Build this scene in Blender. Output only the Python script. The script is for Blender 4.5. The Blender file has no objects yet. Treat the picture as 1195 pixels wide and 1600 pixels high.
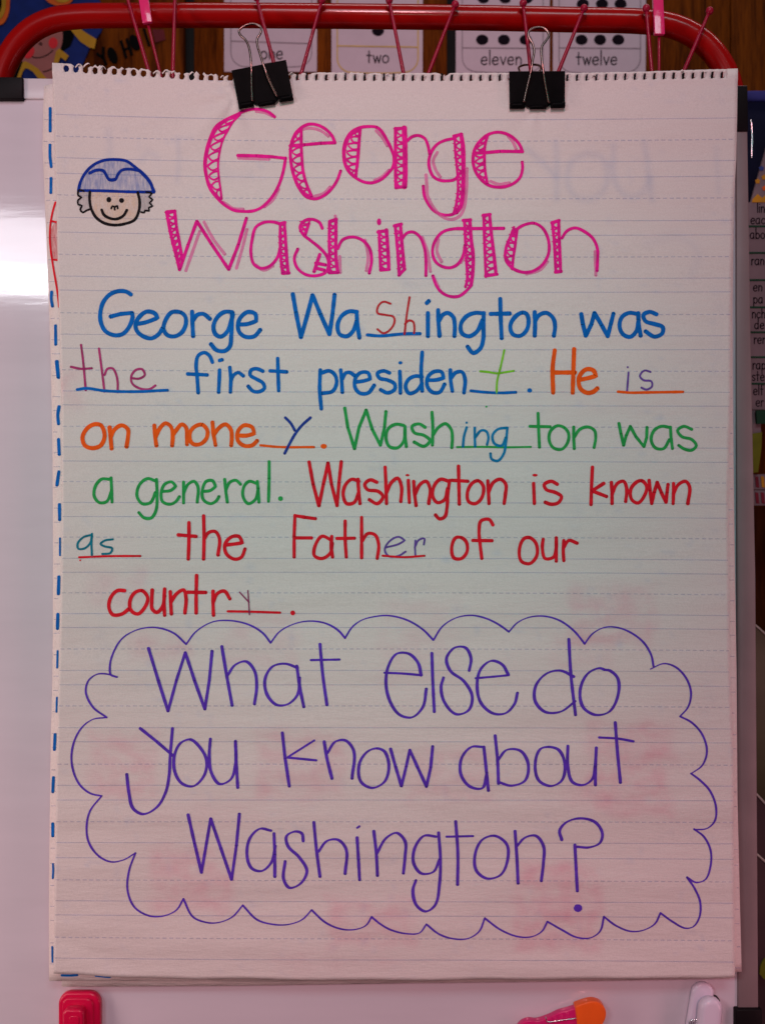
import bpy, bmesh, math, random
from mathutils import Vector, noise
random.seed(7)
S = bpy.context.scene
COL = S.collection
K, D, ZC = 0.000575, 0.90, 1.25          # metres per photo pixel at the paper, camera distance, camera height

def W(px, py, y=0.0):
    f = (D + y) / D * K
    return Vector(((px - 597.5) * f, y, ZC + (800 - py) * f))

# ------------------------------------------------------------------ camera
cam = bpy.data.cameras.new('camera'); co = bpy.data.objects.new('camera', cam); COL.objects.link(co)
co.location = (0, -D, ZC); co.rotation_euler = (math.radians(90), 0, 0)
cam.sensor_fit = 'VERTICAL'; cam.sensor_height = 36; cam.lens = 36 * D / (1600 * K)
cam.clip_start = 0.02; cam.clip_end = 50
cam.dof.use_dof = True; cam.dof.focus_distance = D; cam.dof.aperture_fstop = 7.5
S.camera = co
# ------------------------------------------------------------------ world and lamps (indoor classroom light, plus added tint fills)
w = bpy.data.worlds.new('World'); S.world = w; w.use_nodes = True
w.node_tree.nodes['Background'].inputs[0].default_value = (1.0, 0.80, 0.86, 1)
w.node_tree.nodes['Background'].inputs[1].default_value = 0.022

def area(name, loc, target, sx, sy, power, col):
    l = bpy.data.lights.new(name, 'AREA'); l.shape = 'RECTANGLE'; l.size = sx; l.size_y = sy
    l.energy = power; l.color = col
    o = bpy.data.objects.new(name, l); COL.objects.link(o); o.location = loc
    o.rotation_euler = (Vector(target) - Vector(loc)).to_track_quat('-Z', 'Y').to_euler()
    return o
area('ceiling_lamp_front', (0.15, -1.75, ZC + 1.45), (0, 0.0, ZC - 0.1), 1.4, 0.45, 11.2, (0.64, 0.92, 0.98))
area('ceiling_lamp_over_easel', (0.55, 0.12, ZC + 1.7), (0.55, 0.12, 0), 1.9, 0.10, 6, (1.0, 0.90, 0.90))
area('window_slit', (-1.13, -2.0, ZC + 0.680), (-0.35, 0, ZC + 0.21), 0.46, 0.050, 4.4, (0.92, 0.93, 1.0))
area('window_pane', (-1.13, -2.03, ZC + 0.80), (-0.35, 0, ZC + 0.24), 0.46, 0.17, 3.4, (0.95, 0.92, 1.0))
def spot(name, loc, target, power, col, deg, soft):
    l = bpy.data.lights.new(name, 'SPOT'); l.energy = power; l.color = col; l.spot_size = math.radians(deg); l.spot_blend = 1.0; l.shadow_soft_size = soft
    o = bpy.data.objects.new(name, l); COL.objects.link(o); o.location = loc
    o.rotation_euler = (Vector(target) - Vector(loc)).to_track_quat('-Z', 'Y').to_euler()
spot('warm_fill_high', (0.0, -1.5, ZC + 1.0), (0.0, 0, ZC + 0.50), 44, (1.0, 0.43, 0.48), 38, 0.12)  # added fill with no real source, pinks the top of the sheet
spot('warm_fill_low', (0.05, -1.9, ZC + 0.50), (0.02, 0, ZC - 0.56), 57, (1.0, 0.42, 0.46), 31, 0.10)  # another added fill, not a room lamp; pinks the lower sheet
area('warm_fill_left', (-0.78, -0.33, ZC - 0.10), (-0.30, 0.0, ZC - 0.05), 0.15, 0.9, 3.1, (1.0, 0.70, 0.65))  # invented side fill that warms the sheet's left margin
area('warm_fill_right', (0.80, -0.36, ZC - 0.20), (0.32, 0.0, ZC - 0.15), 0.15, 0.9, 1.7, (1.0, 0.42, 0.48))  # invented side fill, reddens the sheet's right margin
sp = bpy.data.lights.new('cyan_centre_fill', 'SPOT'); sp.energy = 23; sp.color = (0.01, 1.0, 0.74); sp.spot_size = math.radians(27)  # added cyan-green spot with no real source, tints the sheet's middle
sp.spot_blend = 1.0; sp.shadow_soft_size = 0.12
so = bpy.data.objects.new('cyan_centre_fill', sp); COL.objects.link(so); so.location = (0.05, -1.7, ZC + 0.25)
so.rotation_euler = (Vector((0.0, 0, ZC + 0.04)) - so.location).to_track_quat('-Z', 'Y').to_euler()
S.view_settings.view_transform = 'Standard'; S.view_settings.look = 'None'
S.view_settings.exposure = 0.0; S.view_settings.gamma = 1.0
S.render.engine = 'CYCLES'; S.cycles.transparent_max_bounces = 24

# ------------------------------------------------------------------ materials
def mat(name, col, rough=0.6, metal=0.0, coat=0.0, var=0.0, vscale=40.0, bump=0.0, bscale=400.0, alpha=1.0, spec=0.22, stretch=(1, 1, 1)):
    m = bpy.data.materials.new(name); m.use_nodes = True
    n, l = m.node_tree.nodes, m.node_tree.links
    b = n['Principled BSDF']
    b.inputs['Base Color'].default_value = (*col, 1); b.inputs['Roughness'].default_value = rough
    b.inputs['Metallic'].default_value = metal; b.inputs['Coat Weight'].default_value = coat
    b.inputs['Coat Roughness'].default_value = 0.06; b.inputs['Alpha'].default_value = alpha
    b.inputs['Specular IOR Level'].default_value = spec
    tc = n.new('ShaderNodeTexCoord'); mp = n.new('ShaderNodeMapping'); l.new(tc.outputs['Object'], mp.inputs[0])
    mp.inputs['Scale'].default_value = stretch
    if var:
        t = n.new('ShaderNodeTexNoise'); t.inputs['Scale'].default_value = vscale; t.inputs['Detail'].default_value = 5
        l.new(mp.outputs[0], t.inputs['Vector'])
        r = n.new('ShaderNodeValToRGB'); l.new(t.outputs['Fac'], r.inputs[0])
        r.color_ramp.elements[0].position = 0.3; r.color_ramp.elements[1].position = 0.7
        r.color_ramp.elements[0].color = (*[c * (1 - var) for c in col], 1)
        r.color_ramp.elements[1].color = (*[min(1, c * (1 + var)) for c in col], 1)
        l.new(r.outputs[0], b.inputs['Base Color'])
    if bump:
        t2 = n.new('ShaderNodeTexNoise'); t2.inputs['Scale'].default_value = bscale; t2.inputs['Detail'].default_value = 4
        l.new(mp.outputs[0], t2.inputs['Vector'])
        bp = n.new('ShaderNodeBump'); bp.inputs['Strength'].default_value = bump; bp.inputs['Distance'].default_value = 0.0006
        l.new(t2.outputs['Fac'], bp.inputs['Height']); l.new(bp.outputs[0], b.inputs['Normal'])
    return m

def paper_mat(name, col, attr=False):
    m = mat(name, col, rough=0.75, spec=0.25)
    n, l = m.node_tree.nodes, m.node_tree.links
    b = n['Principled BSDF']
    tc = n['Texture Coordinate']
    f = n.new('ShaderNodeTexNoise'); f.inputs['Scale'].default_value = 900; f.inputs['Detail'].default_value = 3
    l.new(tc.outputs['Object'], f.inputs['Vector'])
    mp = n.new('ShaderNodeMapping'); mp.inputs['Scale'].default_value = (5, 1, 22); l.new(tc.outputs['Object'], mp.inputs[0])
    g = n.new('ShaderNodeTexNoise'); g.inputs['Scale'].default_value = 1.5; g.inputs['Detail'].default_value = 6
    g.inputs['Roughness'].default_value = 0.6; l.new(mp.outputs[0], g.inputs['Vector'])
    # paper pulp: fine fibre speckle in the colour
    r = n.new('ShaderNodeValToRGB'); l.new(f.outputs['Fac'], r.inputs[0])
    r.color_ramp.elements[0].position = 0.25; r.color_ramp.elements[1].position = 0.75
    r.color_ramp.elements[0].color = (*[c * 0.92 for c in col], 1); r.color_ramp.elements[1].color = (*[min(1, c * 1.07) for c in col], 1)
    out = r.outputs[0]
    if attr:
        a = n.new('ShaderNodeAttribute'); a.attribute_name = 'print_through'
        mx = n.new('ShaderNodeMix'); mx.data_type = 'RGBA'; mx.blend_type = 'MULTIPLY'; mx.inputs[0].default_value = 1
        l.new(out, mx.inputs[6]); l.new(a.outputs['Color'], mx.inputs[7]); out = mx.outputs[2]
    l.new(out, b.inputs['Base Color'])
    b1 = n.new('ShaderNodeBump'); b1.inputs['Strength'].default_value = 1.0; b1.inputs['Distance'].default_value = 0.0026
    l.new(g.outputs['Fac'], b1.inputs['Height'])
    b2 = n.new('ShaderNodeBump'); b2.inputs['Strength'].default_value = 0.14; b2.inputs['Distance'].default_value = 0.0003
    l.new(f.outputs['Fac'], b2.inputs['Height']); l.new(b1.outputs[0], b2.inputs['Normal'])
    l.new(b2.outputs[0], b.inputs['Normal'])
    return m

def ink(name, col, alpha=0.93, var=0.18):
    return mat(name, col, rough=0.7, alpha=alpha, var=var, vscale=120, spec=0.08)

def pencil_mat(name, col, a0, a1, stretch, rot):
    m = mat(name, col, rough=0.8, spec=0.1)
    n, l = m.node_tree.nodes, m.node_tree.links
    mp = n['Mapping']; mp.inputs['Scale'].default_value = stretch; mp.inputs['Rotation'].default_value = rot
    t = n.new('ShaderNodeTexNoise'); t.inputs['Scale'].default_value = 120; t.inputs['Detail'].default_value = 5
    l.new(mp.outputs[0], t.inputs['Vector'])
    mr = n.new('ShaderNodeMapRange'); mr.inputs[1].default_value = 0.3; mr.inputs[2].default_value = 0.7
    mr.inputs[3].default_value = a0; mr.inputs[4].default_value = a1
    l.new(t.outputs['Fac'], mr.inputs[0]); l.new(mr.outputs[0], n['Principled BSDF'].inputs['Alpha'])
    return m

def wood_mat(name, c0, c1):
    m = mat(name, c0, rough=0.6, spec=0.03)
    n, l = m.node_tree.nodes, m.node_tree.links
    mp = n['Mapping']; mp.inputs['Scale'].default_value = (14, 14, 1.2)
    t = n.new('ShaderNodeTexNoise'); t.inputs['Scale'].default_value = 3; t.inputs['Detail'].default_value = 8
    t.inputs['Distortion'].default_value = 1.2; l.new(mp.outputs[0], t.inputs['Vector'])
    t2 = n.new('ShaderNodeTexNoise'); t2.inputs['Scale'].default_value = 30; t2.inputs['Detail'].default_value = 6
    l.new(mp.outputs[0], t2.inputs['Vector'])
    mx = n.new('ShaderNodeMath'); mx.operation = 'ADD'; l.new(t.outputs['Fac'], mx.inputs[0])
    ml = n.new('ShaderNodeMath'); ml.operation = 'MULTIPLY'; ml.inputs[1].default_value = 0.6; l.new(t2.outputs['Fac'], ml.inputs[0])
    l.new(ml.outputs[0], mx.inputs[1])
    r = n.new('ShaderNodeValToRGB'); l.new(mx.outputs[0], r.inputs[0])
    r.color_ramp.elements[0].position = 0.6; r.color_ramp.elements[1].position = 1.0
    r.color_ramp.elements[0].color = (*c0, 1); r.color_ramp.elements[1].color = (*c1, 1)
    l.new(r.outputs[0], n['Principled BSDF'].inputs['Base Color'])
    return m

M = dict(
 paper=paper_mat('newsprint', (0.66, 0.60, 0.58), True),
 paper2=paper_mat('newsprint_under', (0.70, 0.62, 0.60)),
 rule=mat('ruling_ink', (0.25, 0.32, 0.60), rough=0.8, alpha=0.27, var=0.3, vscale=60),
 pink=ink('pink_marker', (0.75, 0.010, 0.27), 0.97), pinkl=ink('light_pink_marker', (0.85, 0.12, 0.42), 0.5),
 blue=ink('blue_marker', (0.0, 0.125, 0.48), 0.95), navy=ink('navy_marker', (0.004, 0.03, 0.30), 0.95),
 red=ink('red_marker', (0.72, 0.008, 0.022)), redt=ink('thin_red_marker', (0.55, 0.02, 0.03), 0.85),
 magenta=ink('magenta_crayon', (0.42, 0.03, 0.16), 0.85, 0.3), orange=ink('orange_marker', (0.93, 0.10, 0.006)),
 green=ink('green_marker', (0.02, 0.32, 0.07)), lime=ink('lime_marker', (0.20, 0.55, 0.02), 0.85),
 teal=ink('teal_marker', (0.0, 0.17, 0.25), 0.9), tealb=ink('teal_blue_marker', (0.0, 0.19, 0.42), 0.9),
 purple=ink('purple_marker', (0.095, 0.03, 0.46), 0.90), purplet=ink('thin_purple_marker', (0.14, 0.06, 0.34), 0.85),
 navyt=ink('thin_navy_marker', (0.01, 0.04, 0.30), 0.9), plum=ink('plum_pencil', (0.28, 0.03, 0.12), 0.8),
 black=ink('black_marker', (0.008, 0.006, 0.008), 0.96, 0.1),
 hatfill=pencil_mat('blue_pencil_shading', (0.12, 0.22, 0.58), 0.10, 0.46, (6, 6, 1), (0, 0.9, 0)),
 skinfill=pencil_mat('peach_pencil_shading', (0.80, 0.58, 0.42), 0.15, 0.50, (3, 3, 1), (0, 0.5, 0)),
 hairfill=pencil_mat('grey_pencil_shading', (0.35, 0.33, 0.36), 0.1, 0.4, (3, 3, 1), (0, 0.5, 0)),
 pinkfill=pencil_mat('red_pencil_shading', (0.75, 0.10, 0.12), 0.15, 0.6, (6, 6, 1), (0, 0.2, 0)),
 board=mat('dry_erase_enamel', (0.62, 0.56, 0.62), rough=0.075, spec=0.5, var=0.03, vscale=30, bump=0.09, bscale=60, stretch=(.25, 1, 1.6)),
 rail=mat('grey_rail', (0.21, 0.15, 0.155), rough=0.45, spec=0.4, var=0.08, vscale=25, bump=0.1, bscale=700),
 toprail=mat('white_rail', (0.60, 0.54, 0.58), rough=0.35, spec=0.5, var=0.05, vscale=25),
 blackp=mat('black_plastic', (0.006, 0.004, 0.005), rough=0.5, bump=0.2, bscale=900, spec=0.12),
 tube=mat('red_enamel', (0.28, 0.002, 0.002), rough=0.24, coat=0.35, var=0.06, vscale=30, bump=0.04, bscale=60),
 clipb=mat('black_clip_steel', (0.003, 0.0025, 0.003), rough=0.42, spec=0.03, var=0.3, vscale=90),
 wire=mat('clip_wire', (0.19, 0.12, 0.11), rough=0.25, metal=1.0),
 rod=mat('pink_plastic', (0.27, 0.003, 0.028), rough=0.4, coat=0.1, var=0.08, vscale=60),
 foil=mat('pink_glossy_handle', (0.70, 0.03, 0.16), rough=0.16, coat=1.0, bump=1.0, bscale=160, stretch=(1,1,.5)),
 wood=wood_mat('oak_veneer', (0.045, 0.007, 0.0005), (0.17, 0.036, 0.002)),
 wood2=wood_mat('dark_oak_veneer', (0.025, 0.006, 0.002), (0.06, 0.016, 0.005)),
 gap=mat('black_gap', (0.006, 0.005, 0.005), rough=0.7, var=0.2),
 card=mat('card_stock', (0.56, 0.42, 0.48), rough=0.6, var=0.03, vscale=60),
 cprint=mat('card_print', (0.008, 0.004, 0.008), rough=0.8, spec=0.05, var=0.2), cline=mat('card_line', (0.24, 0.17, 0.20), rough=0.6, var=0.2),
 cyel=mat('card_yellow', (0.55, 0.34, 0.08), rough=0.6, var=0.15),
 felt=mat('blue_paper', (0.004, 0.014, 0.13), rough=0.7, var=0.2, vscale=60),
 yel=mat('yellow_paper', (0.50, 0.22, 0.012), rough=0.7, var=0.12), oran=mat('orange_paper', (0.68, 0.10, 0.01), rough=0.7, var=0.12),
 face=mat('skin_paper', (0.38, 0.11, 0.10), rough=0.7, var=0.1), cheek=mat('cheek_paper', (0.75, 0.02, 0.03), rough=0.7, var=0.1),
 blk=mat('black_paper', (0.004, 0.003, 0.003), rough=0.9, spec=0.05, var=0.2), dred=mat('dark_red_paper', (0.12, 0.006, 0.012), rough=0.7, var=0.2),
 navyf=mat('navy_fabric', (0.003, 0.003, 0.022), rough=0.9, var=0.4, vscale=20, bump=0.6, bscale=300),
 band=mat('blue_fabric', (0.035, 0.03, 0.16), rough=0.9, var=0.2, vscale=40, bump=0.5, bscale=300),
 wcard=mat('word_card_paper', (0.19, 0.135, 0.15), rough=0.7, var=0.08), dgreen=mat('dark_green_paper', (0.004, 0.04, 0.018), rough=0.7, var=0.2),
 limep=mat('lime_paper', (0.13, 0.14, 0.006), rough=0.7, var=0.2), redp=mat('red_book_cover', (0.15, 0.006, 0.02), rough=0.6, var=0.4),
 blup=mat('blue_book_cover', (0.03, 0.05, 0.20), rough=0.6, var=0.4), bin=mat('olive_bin_plastic', (0.09, 0.075, 0.04), rough=0.35, var=0.3, vscale=12),
 rim=mat('pale_rim', (0.50, 0.42, 0.38), rough=0.5), shelf=mat('plum_brown_panel', (0.05, 0.025, 0.028), rough=0.6, var=0.3, vscale=10),
 magc=mat('crimson_plastic', (0.60, 0.004, 0.055), rough=0.28, coat=0.4), magd=mat('magenta_plastic', (0.62, 0.012, 0.15), rough=0.3, coat=0.4, var=0.1),
 orap=mat('orange_plastic', (0.85, 0.12, 0.015), rough=0.35, coat=0.2, var=0.1), whip=mat('white_plastic', (0.68, 0.60, 0.72), rough=0.25, coat=0.4),
 chrome=mat('chrome', (0.8, 0.78, 0.8), rough=0.12, metal=1.0),
)

# ------------------------------------------------------------------ object helpers
def link(name, me, m=None, parent=None, smooth=True):
    o = bpy.data.objects.new(name, me); COL.objects.link(o)
    if m: me.materials.append(m)
    if smooth:
        for p in me.polygons: p.use_smooth = True
    if parent:
        o.parent = parent; o.matrix_parent_inverse = Matrix_inv(parent)
    return o
def Matrix_inv(p):
    from mathutils import Matrix
    return Matrix.Translation(p.location).inverted()
def mesh(name, v, f, m, parent=None, smooth=True):
    me = bpy.data.meshes.new(name); me.from_pydata([tuple(a) for a in v], [], f); me.update()
    return link(name, me, m, parent, smooth)
def empty(name, loc, label=None, cat=None, group=None):
    o = bpy.data.objects.new(name, None); COL.objects.link(o); o.location = loc; o.empty_display_size = 0.02
    return tag(o, label, cat, group)
def tag(o, label=None, cat=None, group=None, kind=None):
    if label: o['label'] = label
    if cat: o['category'] = cat
    if group: o['group'] = group
    if kind: o['kind'] = kind
    return o
def bevel(o, wd, seg=3, ang=0.5):
    b = o.modifiers.new('bevel', 'BEVEL'); b.width = wd; b.segments = seg; b.limit_method = 'ANGLE'; b.angle_limit = ang
    return o

def spline(pts, step=2.5, closed=False):
    """Catmull-Rom (centripetal-ish) through 2-D points; a doubled point is a corner."""
    P = [Vector(p) for p in pts]
    if len(P) == 2: 
        n = max(1, int((P[1] - P[0]).length / step))
        return [P[0].lerp(P[1], i / n) for i in range(n + 1)]
    out = [P[0]]
    n = len(P)
    for i in range(n - 1):
        a, b = P[i], P[i + 1]
        L = (b - a).length
        if L < 1e-9: continue
        p0 = P[i - 1] if i > 0 else (P[-2] if closed else a * 2 - b)
        p3 = P[i + 2] if i + 2 < n else (P[1] if closed else b * 2 - a)
        l0 = (a - p0).length or L; l3 = (p3 - b).length or L
        m1 = ((b - a) / L + (a - p0) / l0); m1 = m1 * (0.5 * L)
        m2 = ((b - a) / L + (p3 - b) / l3); m2 = m2 * (0.5 * L)
        k = max(2, int(L / step))
        for j in range(1, k + 1):
            t = j / k; t2, t3 = t * t, t * t * t
            out.append(a * (2*t3 - 3*t2 + 1) + m1 * (t3 - 2*t2 + t) + b * (3*t2 - 2*t3) + m2 * (t3 - t2))
    return out

def tube3(pts, r, seg=10, cap=True, rs=None):
    """sweep a circle along 3-D points -> verts, faces"""
    v, f = [], []
    n = len(pts); up = Vector((0.13, 0.97, 0.21)).normalized()
    for i, p in enumerate(pts):
        t = (pts[min(i + 1, n - 1)] - pts[max(i - 1, 0)]).normalized()
        a = t.cross(up)
        if a.length < 1e-3: a = t.cross(Vector((0, 0, 1)))
        a.normalize(); b = t.cross(a).normalized()
        rr = rs[i] if rs else r
        for j in range(seg):
            th = 2 * math.pi * j / seg
            v.append(p + a * (rr * math.cos(th)) + b * (rr * math.sin(th)))
    for i in range(n - 1):
        for j in range(seg):
            k = (j + 1) % seg
            f.append((i*seg + j, i*seg + k, (i+1)*seg + k, (i+1)*seg + j))
    if cap:
        f.append(tuple(range(seg))[::-1]); f.append(tuple((n-1)*seg + j for j in range(seg)))
    return v, f
def merge(parts):
    V, F = [], []
    for v, f in parts:
        b = len(V); V += list(v); F += [tuple(i + b for i in q) for q in f]
    return V, F
def prism(poly, y0, y1, dfn=None):
    """outline in photo pixels at its own distance, extruded from y0 (front) to y1 (back)"""
    n = len(poly)
    v = [W(p[0], p[1], y0) for p in poly]
    v += [Vector((a.x, y1, a.z)) for a in v[:n]]
    f = [tuple(range(n)), tuple(range(2*n - 1, n - 1, -1))]
    for i in range(n): f.append((i, i + n, (i + 1) % n + n, (i + 1) % n))
    return v, f
def slab(name, poly, y0, y1, m, parent=None, bev=0.0, seg=2, smooth=False):
    v, f = prism(poly, y0, y1)
    o = mesh(name, v, f, m, parent, smooth or bev > 0)
    bm = bmesh.new(); bm.from_mesh(o.data); bmesh.ops.recalc_face_normals(bm, faces=bm.faces); bm.to_mesh(o.data); bm.free()
    if bev: bevel(o, bev, seg)
    return o
def rrect(x0, y0, x1, y1, r, n=6, r2=None):
    out = []
    for cx, cy, a0, rr in ((x1-r, y0+r, -90, r), (x1-r, y1-r, 0, r), (x0+r, y1-r, 90, r), (x0+r, y0+r, 180, r)):
        for i in range(n + 1):
            a = math.radians(a0 + 90 * i / n); out.append((cx + rr * math.cos(a), cy + rr * math.sin(a)))
    return out
def ellipse(cx, cy, rx, ry, n=28, rot=0):
    c, s = math.cos(rot), math.sin(rot); o = []
    for i in range(n):
        a = 2 * math.pi * i / n; x, y = rx * math.cos(a), ry * math.sin(a)
        o.append((cx + x * c - y * s, cy + x * s + y * c))
    return o

# ------------------------------------------------------------------ ribbons of ink / print
RC = [0]
def ribbon(pts, width, dfn, off0, chisel=None, step=2.5, taper=0.0, rough=0.06, closed=False):
    P = spline(pts, step, closed); n = len(P); v, f = [], []
    RC[0] += 1; seed = RC[0] * 3.7
    base = off0 + (RC[0] % 40) * 2.0e-6
    s = 0
    info = []
    for i, p in enumerate(P):
        t = P[min(i + 1, n - 1)] - P[max(i - 1, 0)]
        if t.length < 1e-9: t = Vector((1, 0))
        t.normalize(); nn = Vector((-t.y, t.x))
        wd = width
        if chisel: wd = width * (chisel + (1 - chisel) * abs(t.y * 0.93 + t.x * 0.37))
        wd *= 1 + rough * 2 * noise.noise(Vector((i * 0.22, seed, 0))) + rough * noise.noise(Vector((i * 0.9, seed, 5)))
        if taper:
            e = min(i, n - 1 - i) / max(1, n * taper); wd *= 0.55 + 0.45 * min(1, e)
        info.append((p, t, nn, wd * 0.5))
    def add(q, i): 
        v.append(W(q.x, q.y, dfn(q.x, q.y) - base - 3.0e-6 * i / n)); return len(v) - 1
    for i, (p, t, nn, h) in enumerate(info):
        add(p + nn * h, i); add(p - nn * h, i)
    for i in range(n - 1):
        a = 2 * i; f.append((a, a + 1, a + 3, a + 2))
    for end in (0, n - 1):
        p, t, nn, h = info[end]; d = -t if end == 0 else t
        ids = [2 * end]
        for kx in range(1, 6):
            th = math.pi * kx / 6
            ids.append(add(p + nn * (h * math.cos(th)) + d * (h * 0.9 * math.sin(th)), end))
        ids.append(2 * end + 1)
        f.append(tuple(ids))
    return v, f
def blob(cx, cy, rx, ry, dfn, off, n=16, rot=0):
    RC[0] += 1; base = off + (RC[0] % 40) * 2.0e-6
    pts = ellipse(cx, cy, rx, ry, n, rot)
    v = []
    for i, p in enumerate(pts):
        k = 1 + 0.08 * noise.noise(Vector((i * 0.7, RC[0], 0)))
        q = (cx + (p[0] - cx) * k, cy + (p[1] - cy) * k); v.append(W(q[0], q[1], dfn(*q) - base))
    return v, [tuple(range(n))]

def nums(s): 
    a = [float(x) for x in s.replace(',', ' ').split()]; return list(zip(a[0::2], a[1::2]))
# ------------------------------------------------------------------ shape of the hanging paper
def lerp_table(tab, x):
    if x <= tab[0][0]: return tab[0][1]
    for (a, va), (b, vb) in zip(tab, tab[1:]):
        if x <= b: 
            t = (x - a) / (b - a); return va + (vb - va) * t
    return tab[-1][1]
def nz(x, y, z=0.0): return noise.noise(Vector((x, y, z)))
def depth1(px, py):
    d = 0.0015 * nz(px / 480, py / 75, 1) + (0.00060 + 0.00050 * min(1, max(0, (py - 500) / 500))) * nz(px / 260 + py / 400, py / 34, 4) + 0.00045 * nz(px / 95, py / 80, 9)
    d += 0.0012 * nz(px / 330, py / 330, 13)
    # pucker where the tilted clip grips the sheet, and a crease running down-left from it
    r = math.hypot(px - 368, py - 150)
    a = math.atan2(py - 150, px - 368)
    d += 0.0016 * math.exp(-r / 60) * math.sin(a * 7 + 0.8) * min(1, r / 14)
    s = (px - 340) * 0.77 + (py - 180) * -0.64; q = (px - 340) * 0.64 + (py - 180) * 0.77
    d -= 0.0011 * math.exp(-(q / 13) ** 2) * math.exp(-((s + 40) / 70) ** 2)
    r2 = math.hypot(px - 838, py - 168); a2 = math.atan2(py - 168, px - 838)
    d += 0.0008 * math.exp(-r2 / 50) * math.sin(a2 * 6) * min(1, r2 / 14)
    # fold rising from the bottom-left corner
    u = (py - (1462 + (px - 85) * 0.42)); 
    if px < 330: d += 0.0010 * math.exp(-(u / 15) ** 2) * max(0, 1 - (px - 85) / 245)
    d -= 0.0035 * max(0, (py - 1330) / 200) ** 2 * min(1, max(0, (px - 84) / 350))     # lower edge stands off the sheets below
    d -= 0.0018 * max(0, (py - 1000) / 530) ** 1.5 
    return d
def depth2(px, py): return 0.0040 + 0.0006 * nz(px / 300, py / 120, 21) - 0.0008 * max(0, (py - 1100) / 420)
def depth3(px, py): return 0.0064 + 0.0005 * nz(px / 300, py / 120, 31) - 0.0008 * max(0, (py - 1100) / 420)

HX = [104 + 15.06 * i for i in range(69)]
YH = [(82, 107), (134, 108.5), (181, 112), (242, 116), (300, 120), (350, 123), (400, 122), (470, 120), (600, 121), (785, 121), (890, 121), (1000, 119), (1152, 116)]
YT = [(82, 98), (134, 101), (181, 105), (242, 109), (300, 112), (350, 116), (450, 113), (600, 114), (785, 114), (890, 114), (1000, 112), (1152, 107)]
XL = [(98, 82), (170, 84.5), (250, 87), (330, 89), (450, 91.5), (560, 95), (620, 96.8), (830, 97), (920, 95.5), (1000, 93.4), (1100, 91), (1200, 88.5), (1350, 86.3), (1450, 84.8), (1540, 84)]
XR = [(98, 1152), (180, 1151), (250, 1149.5), (310, 1146), (400, 1143.5), (480, 1142), (620, 1141), (780, 1137), (900, 1138.5), (1050, 1140), (1200, 1146), (1400, 1146.5), (1540, 1148)]
YB = [(82, 1522), (120, 1522.5), (165, 1525.5), (300, 1529), (500, 1531), (700, 1531.5), (900, 1530), (1000, 1528.5), (1152, 1527)]

# ------- what shows through the newsprint from the other side: pale blue writing and pink notes
GHOST = []
def ghost(s, w=9, a=0.20): GHOST.append((spline(nums(s), 6), w, a))
ghost('868 222 870 262 869 310'); ghost('822 232 845 252 868 276'); ghost('918 240 895 250 886 280 896 305 918 312 942 298 948 268 938 245 918 240')
ghost('958 228 958 262 964 292 984 308 1004 300 1014 280'); ghost('1006 222 1012 262 1018 312'); ghost('1118 232 1122 300', 8, .12)
ghost('170 205 172 240 168 262', 10, .16); ghost('278 218 280 250 277 282', 7, .18); ghost('222 250 232 238 245 245', 9, .15)
ghost('300 215 278 217 262 222', 6, .15); ghost('455 285 480 330 520 345', 12, .07); ghost('340 255 360 275 390 272', 12, .08)
ghost('1010 380 1060 370 1090 395 1080 430', 12, .08); ghost('620 430 640 445 680 440', 12, .10); ghost('890 570 905 600 930 590', 10, .08)
for cx, cy in ((1118, 560), (1115, 650), (1112, 750), (1108, 830), (1118, 480), (160, 1010), (840, 640), (900, 800), (700, 820), (640, 420), (1104, 1090), (600, 700), (500, 400)):
    GHOST.append(([Vector((cx, cy - 22)), Vector((cx + 5, cy)), Vector((cx - 3, cy + 24))], 13, .07))
NOTES = [(142, 1140, 250, 1252, .9), (400, 1138, 540, 1250, .9), (632, 1165, 770, 1255, .7), (915, 1128, 1048, 1275, 1.0), (232, 1322, 368, 1432, 1.0),
         (510, 1402, 650, 1482, .9), (800, 1345, 938, 1490, 1.1), (892, 912, 1025, 1008, .9), (345, 958, 470, 1045, .5), (590, 935, 720, 1070, .45),
         (200, 985, 300, 1035, .8), (90, 570, 130, 640, .5), (130, 885, 230, 950, .5), (880, 1200, 960, 1255, .5), (860, 990, 960, 1050, .4), (60, 560, 110, 650, .5),
         (430, 1490, 640, 1520, .35), (1000, 1120, 1060, 1200, .5), (230, 1250, 420, 1300, .2), (860, 610, 1060, 650, .2)]
def through(px, py):
    r, g, b = 1.0, 1.0, 1.0
    wob = 13 * nz(px / 38, py / 38, 50)
    for x0, y0, x1, y1, a in NOTES:
        e = min(px - x0, x1 - px, py - y0, y1 - py) + wob
        t = max(0.0, min(1.0, (e + 10) / 26)); t = t * t * (3 - 2 * t) * a * (0.70 + 0.9 * nz(px / 30, py / 18, 60) + 0.4 * nz(px / 9, py / 9, 61))
        if t > 0: g *= 1 - 0.18 * t; b *= 1 - 0.13 * t; r *= 1 - 0.01 * t
    for P, wd, a in GHOST:
        if abs(P[0].x - px) > 120 or abs(P[0].y - py) > 140: continue
        m = min((q.x - px) ** 2 + (q.y - py) ** 2 for q in P)
        t = 0.62 * a * math.exp(-m / (wd * wd * 0.42))
        r *= 1 - t; g *= 1 - 0.72 * t; b *= 1 - 0.22 * t
    # smudges of old writing, faint and blurred
    k = max(0, nz(px / 16, py / 11, 70) - 0.18) * max(0, nz(px / 70, py / 60, 75) + 0.15)
    r *= 1 - 0.35 * k; g *= 1 - 0.22 * k
    return (r, g, b, 1)

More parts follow.
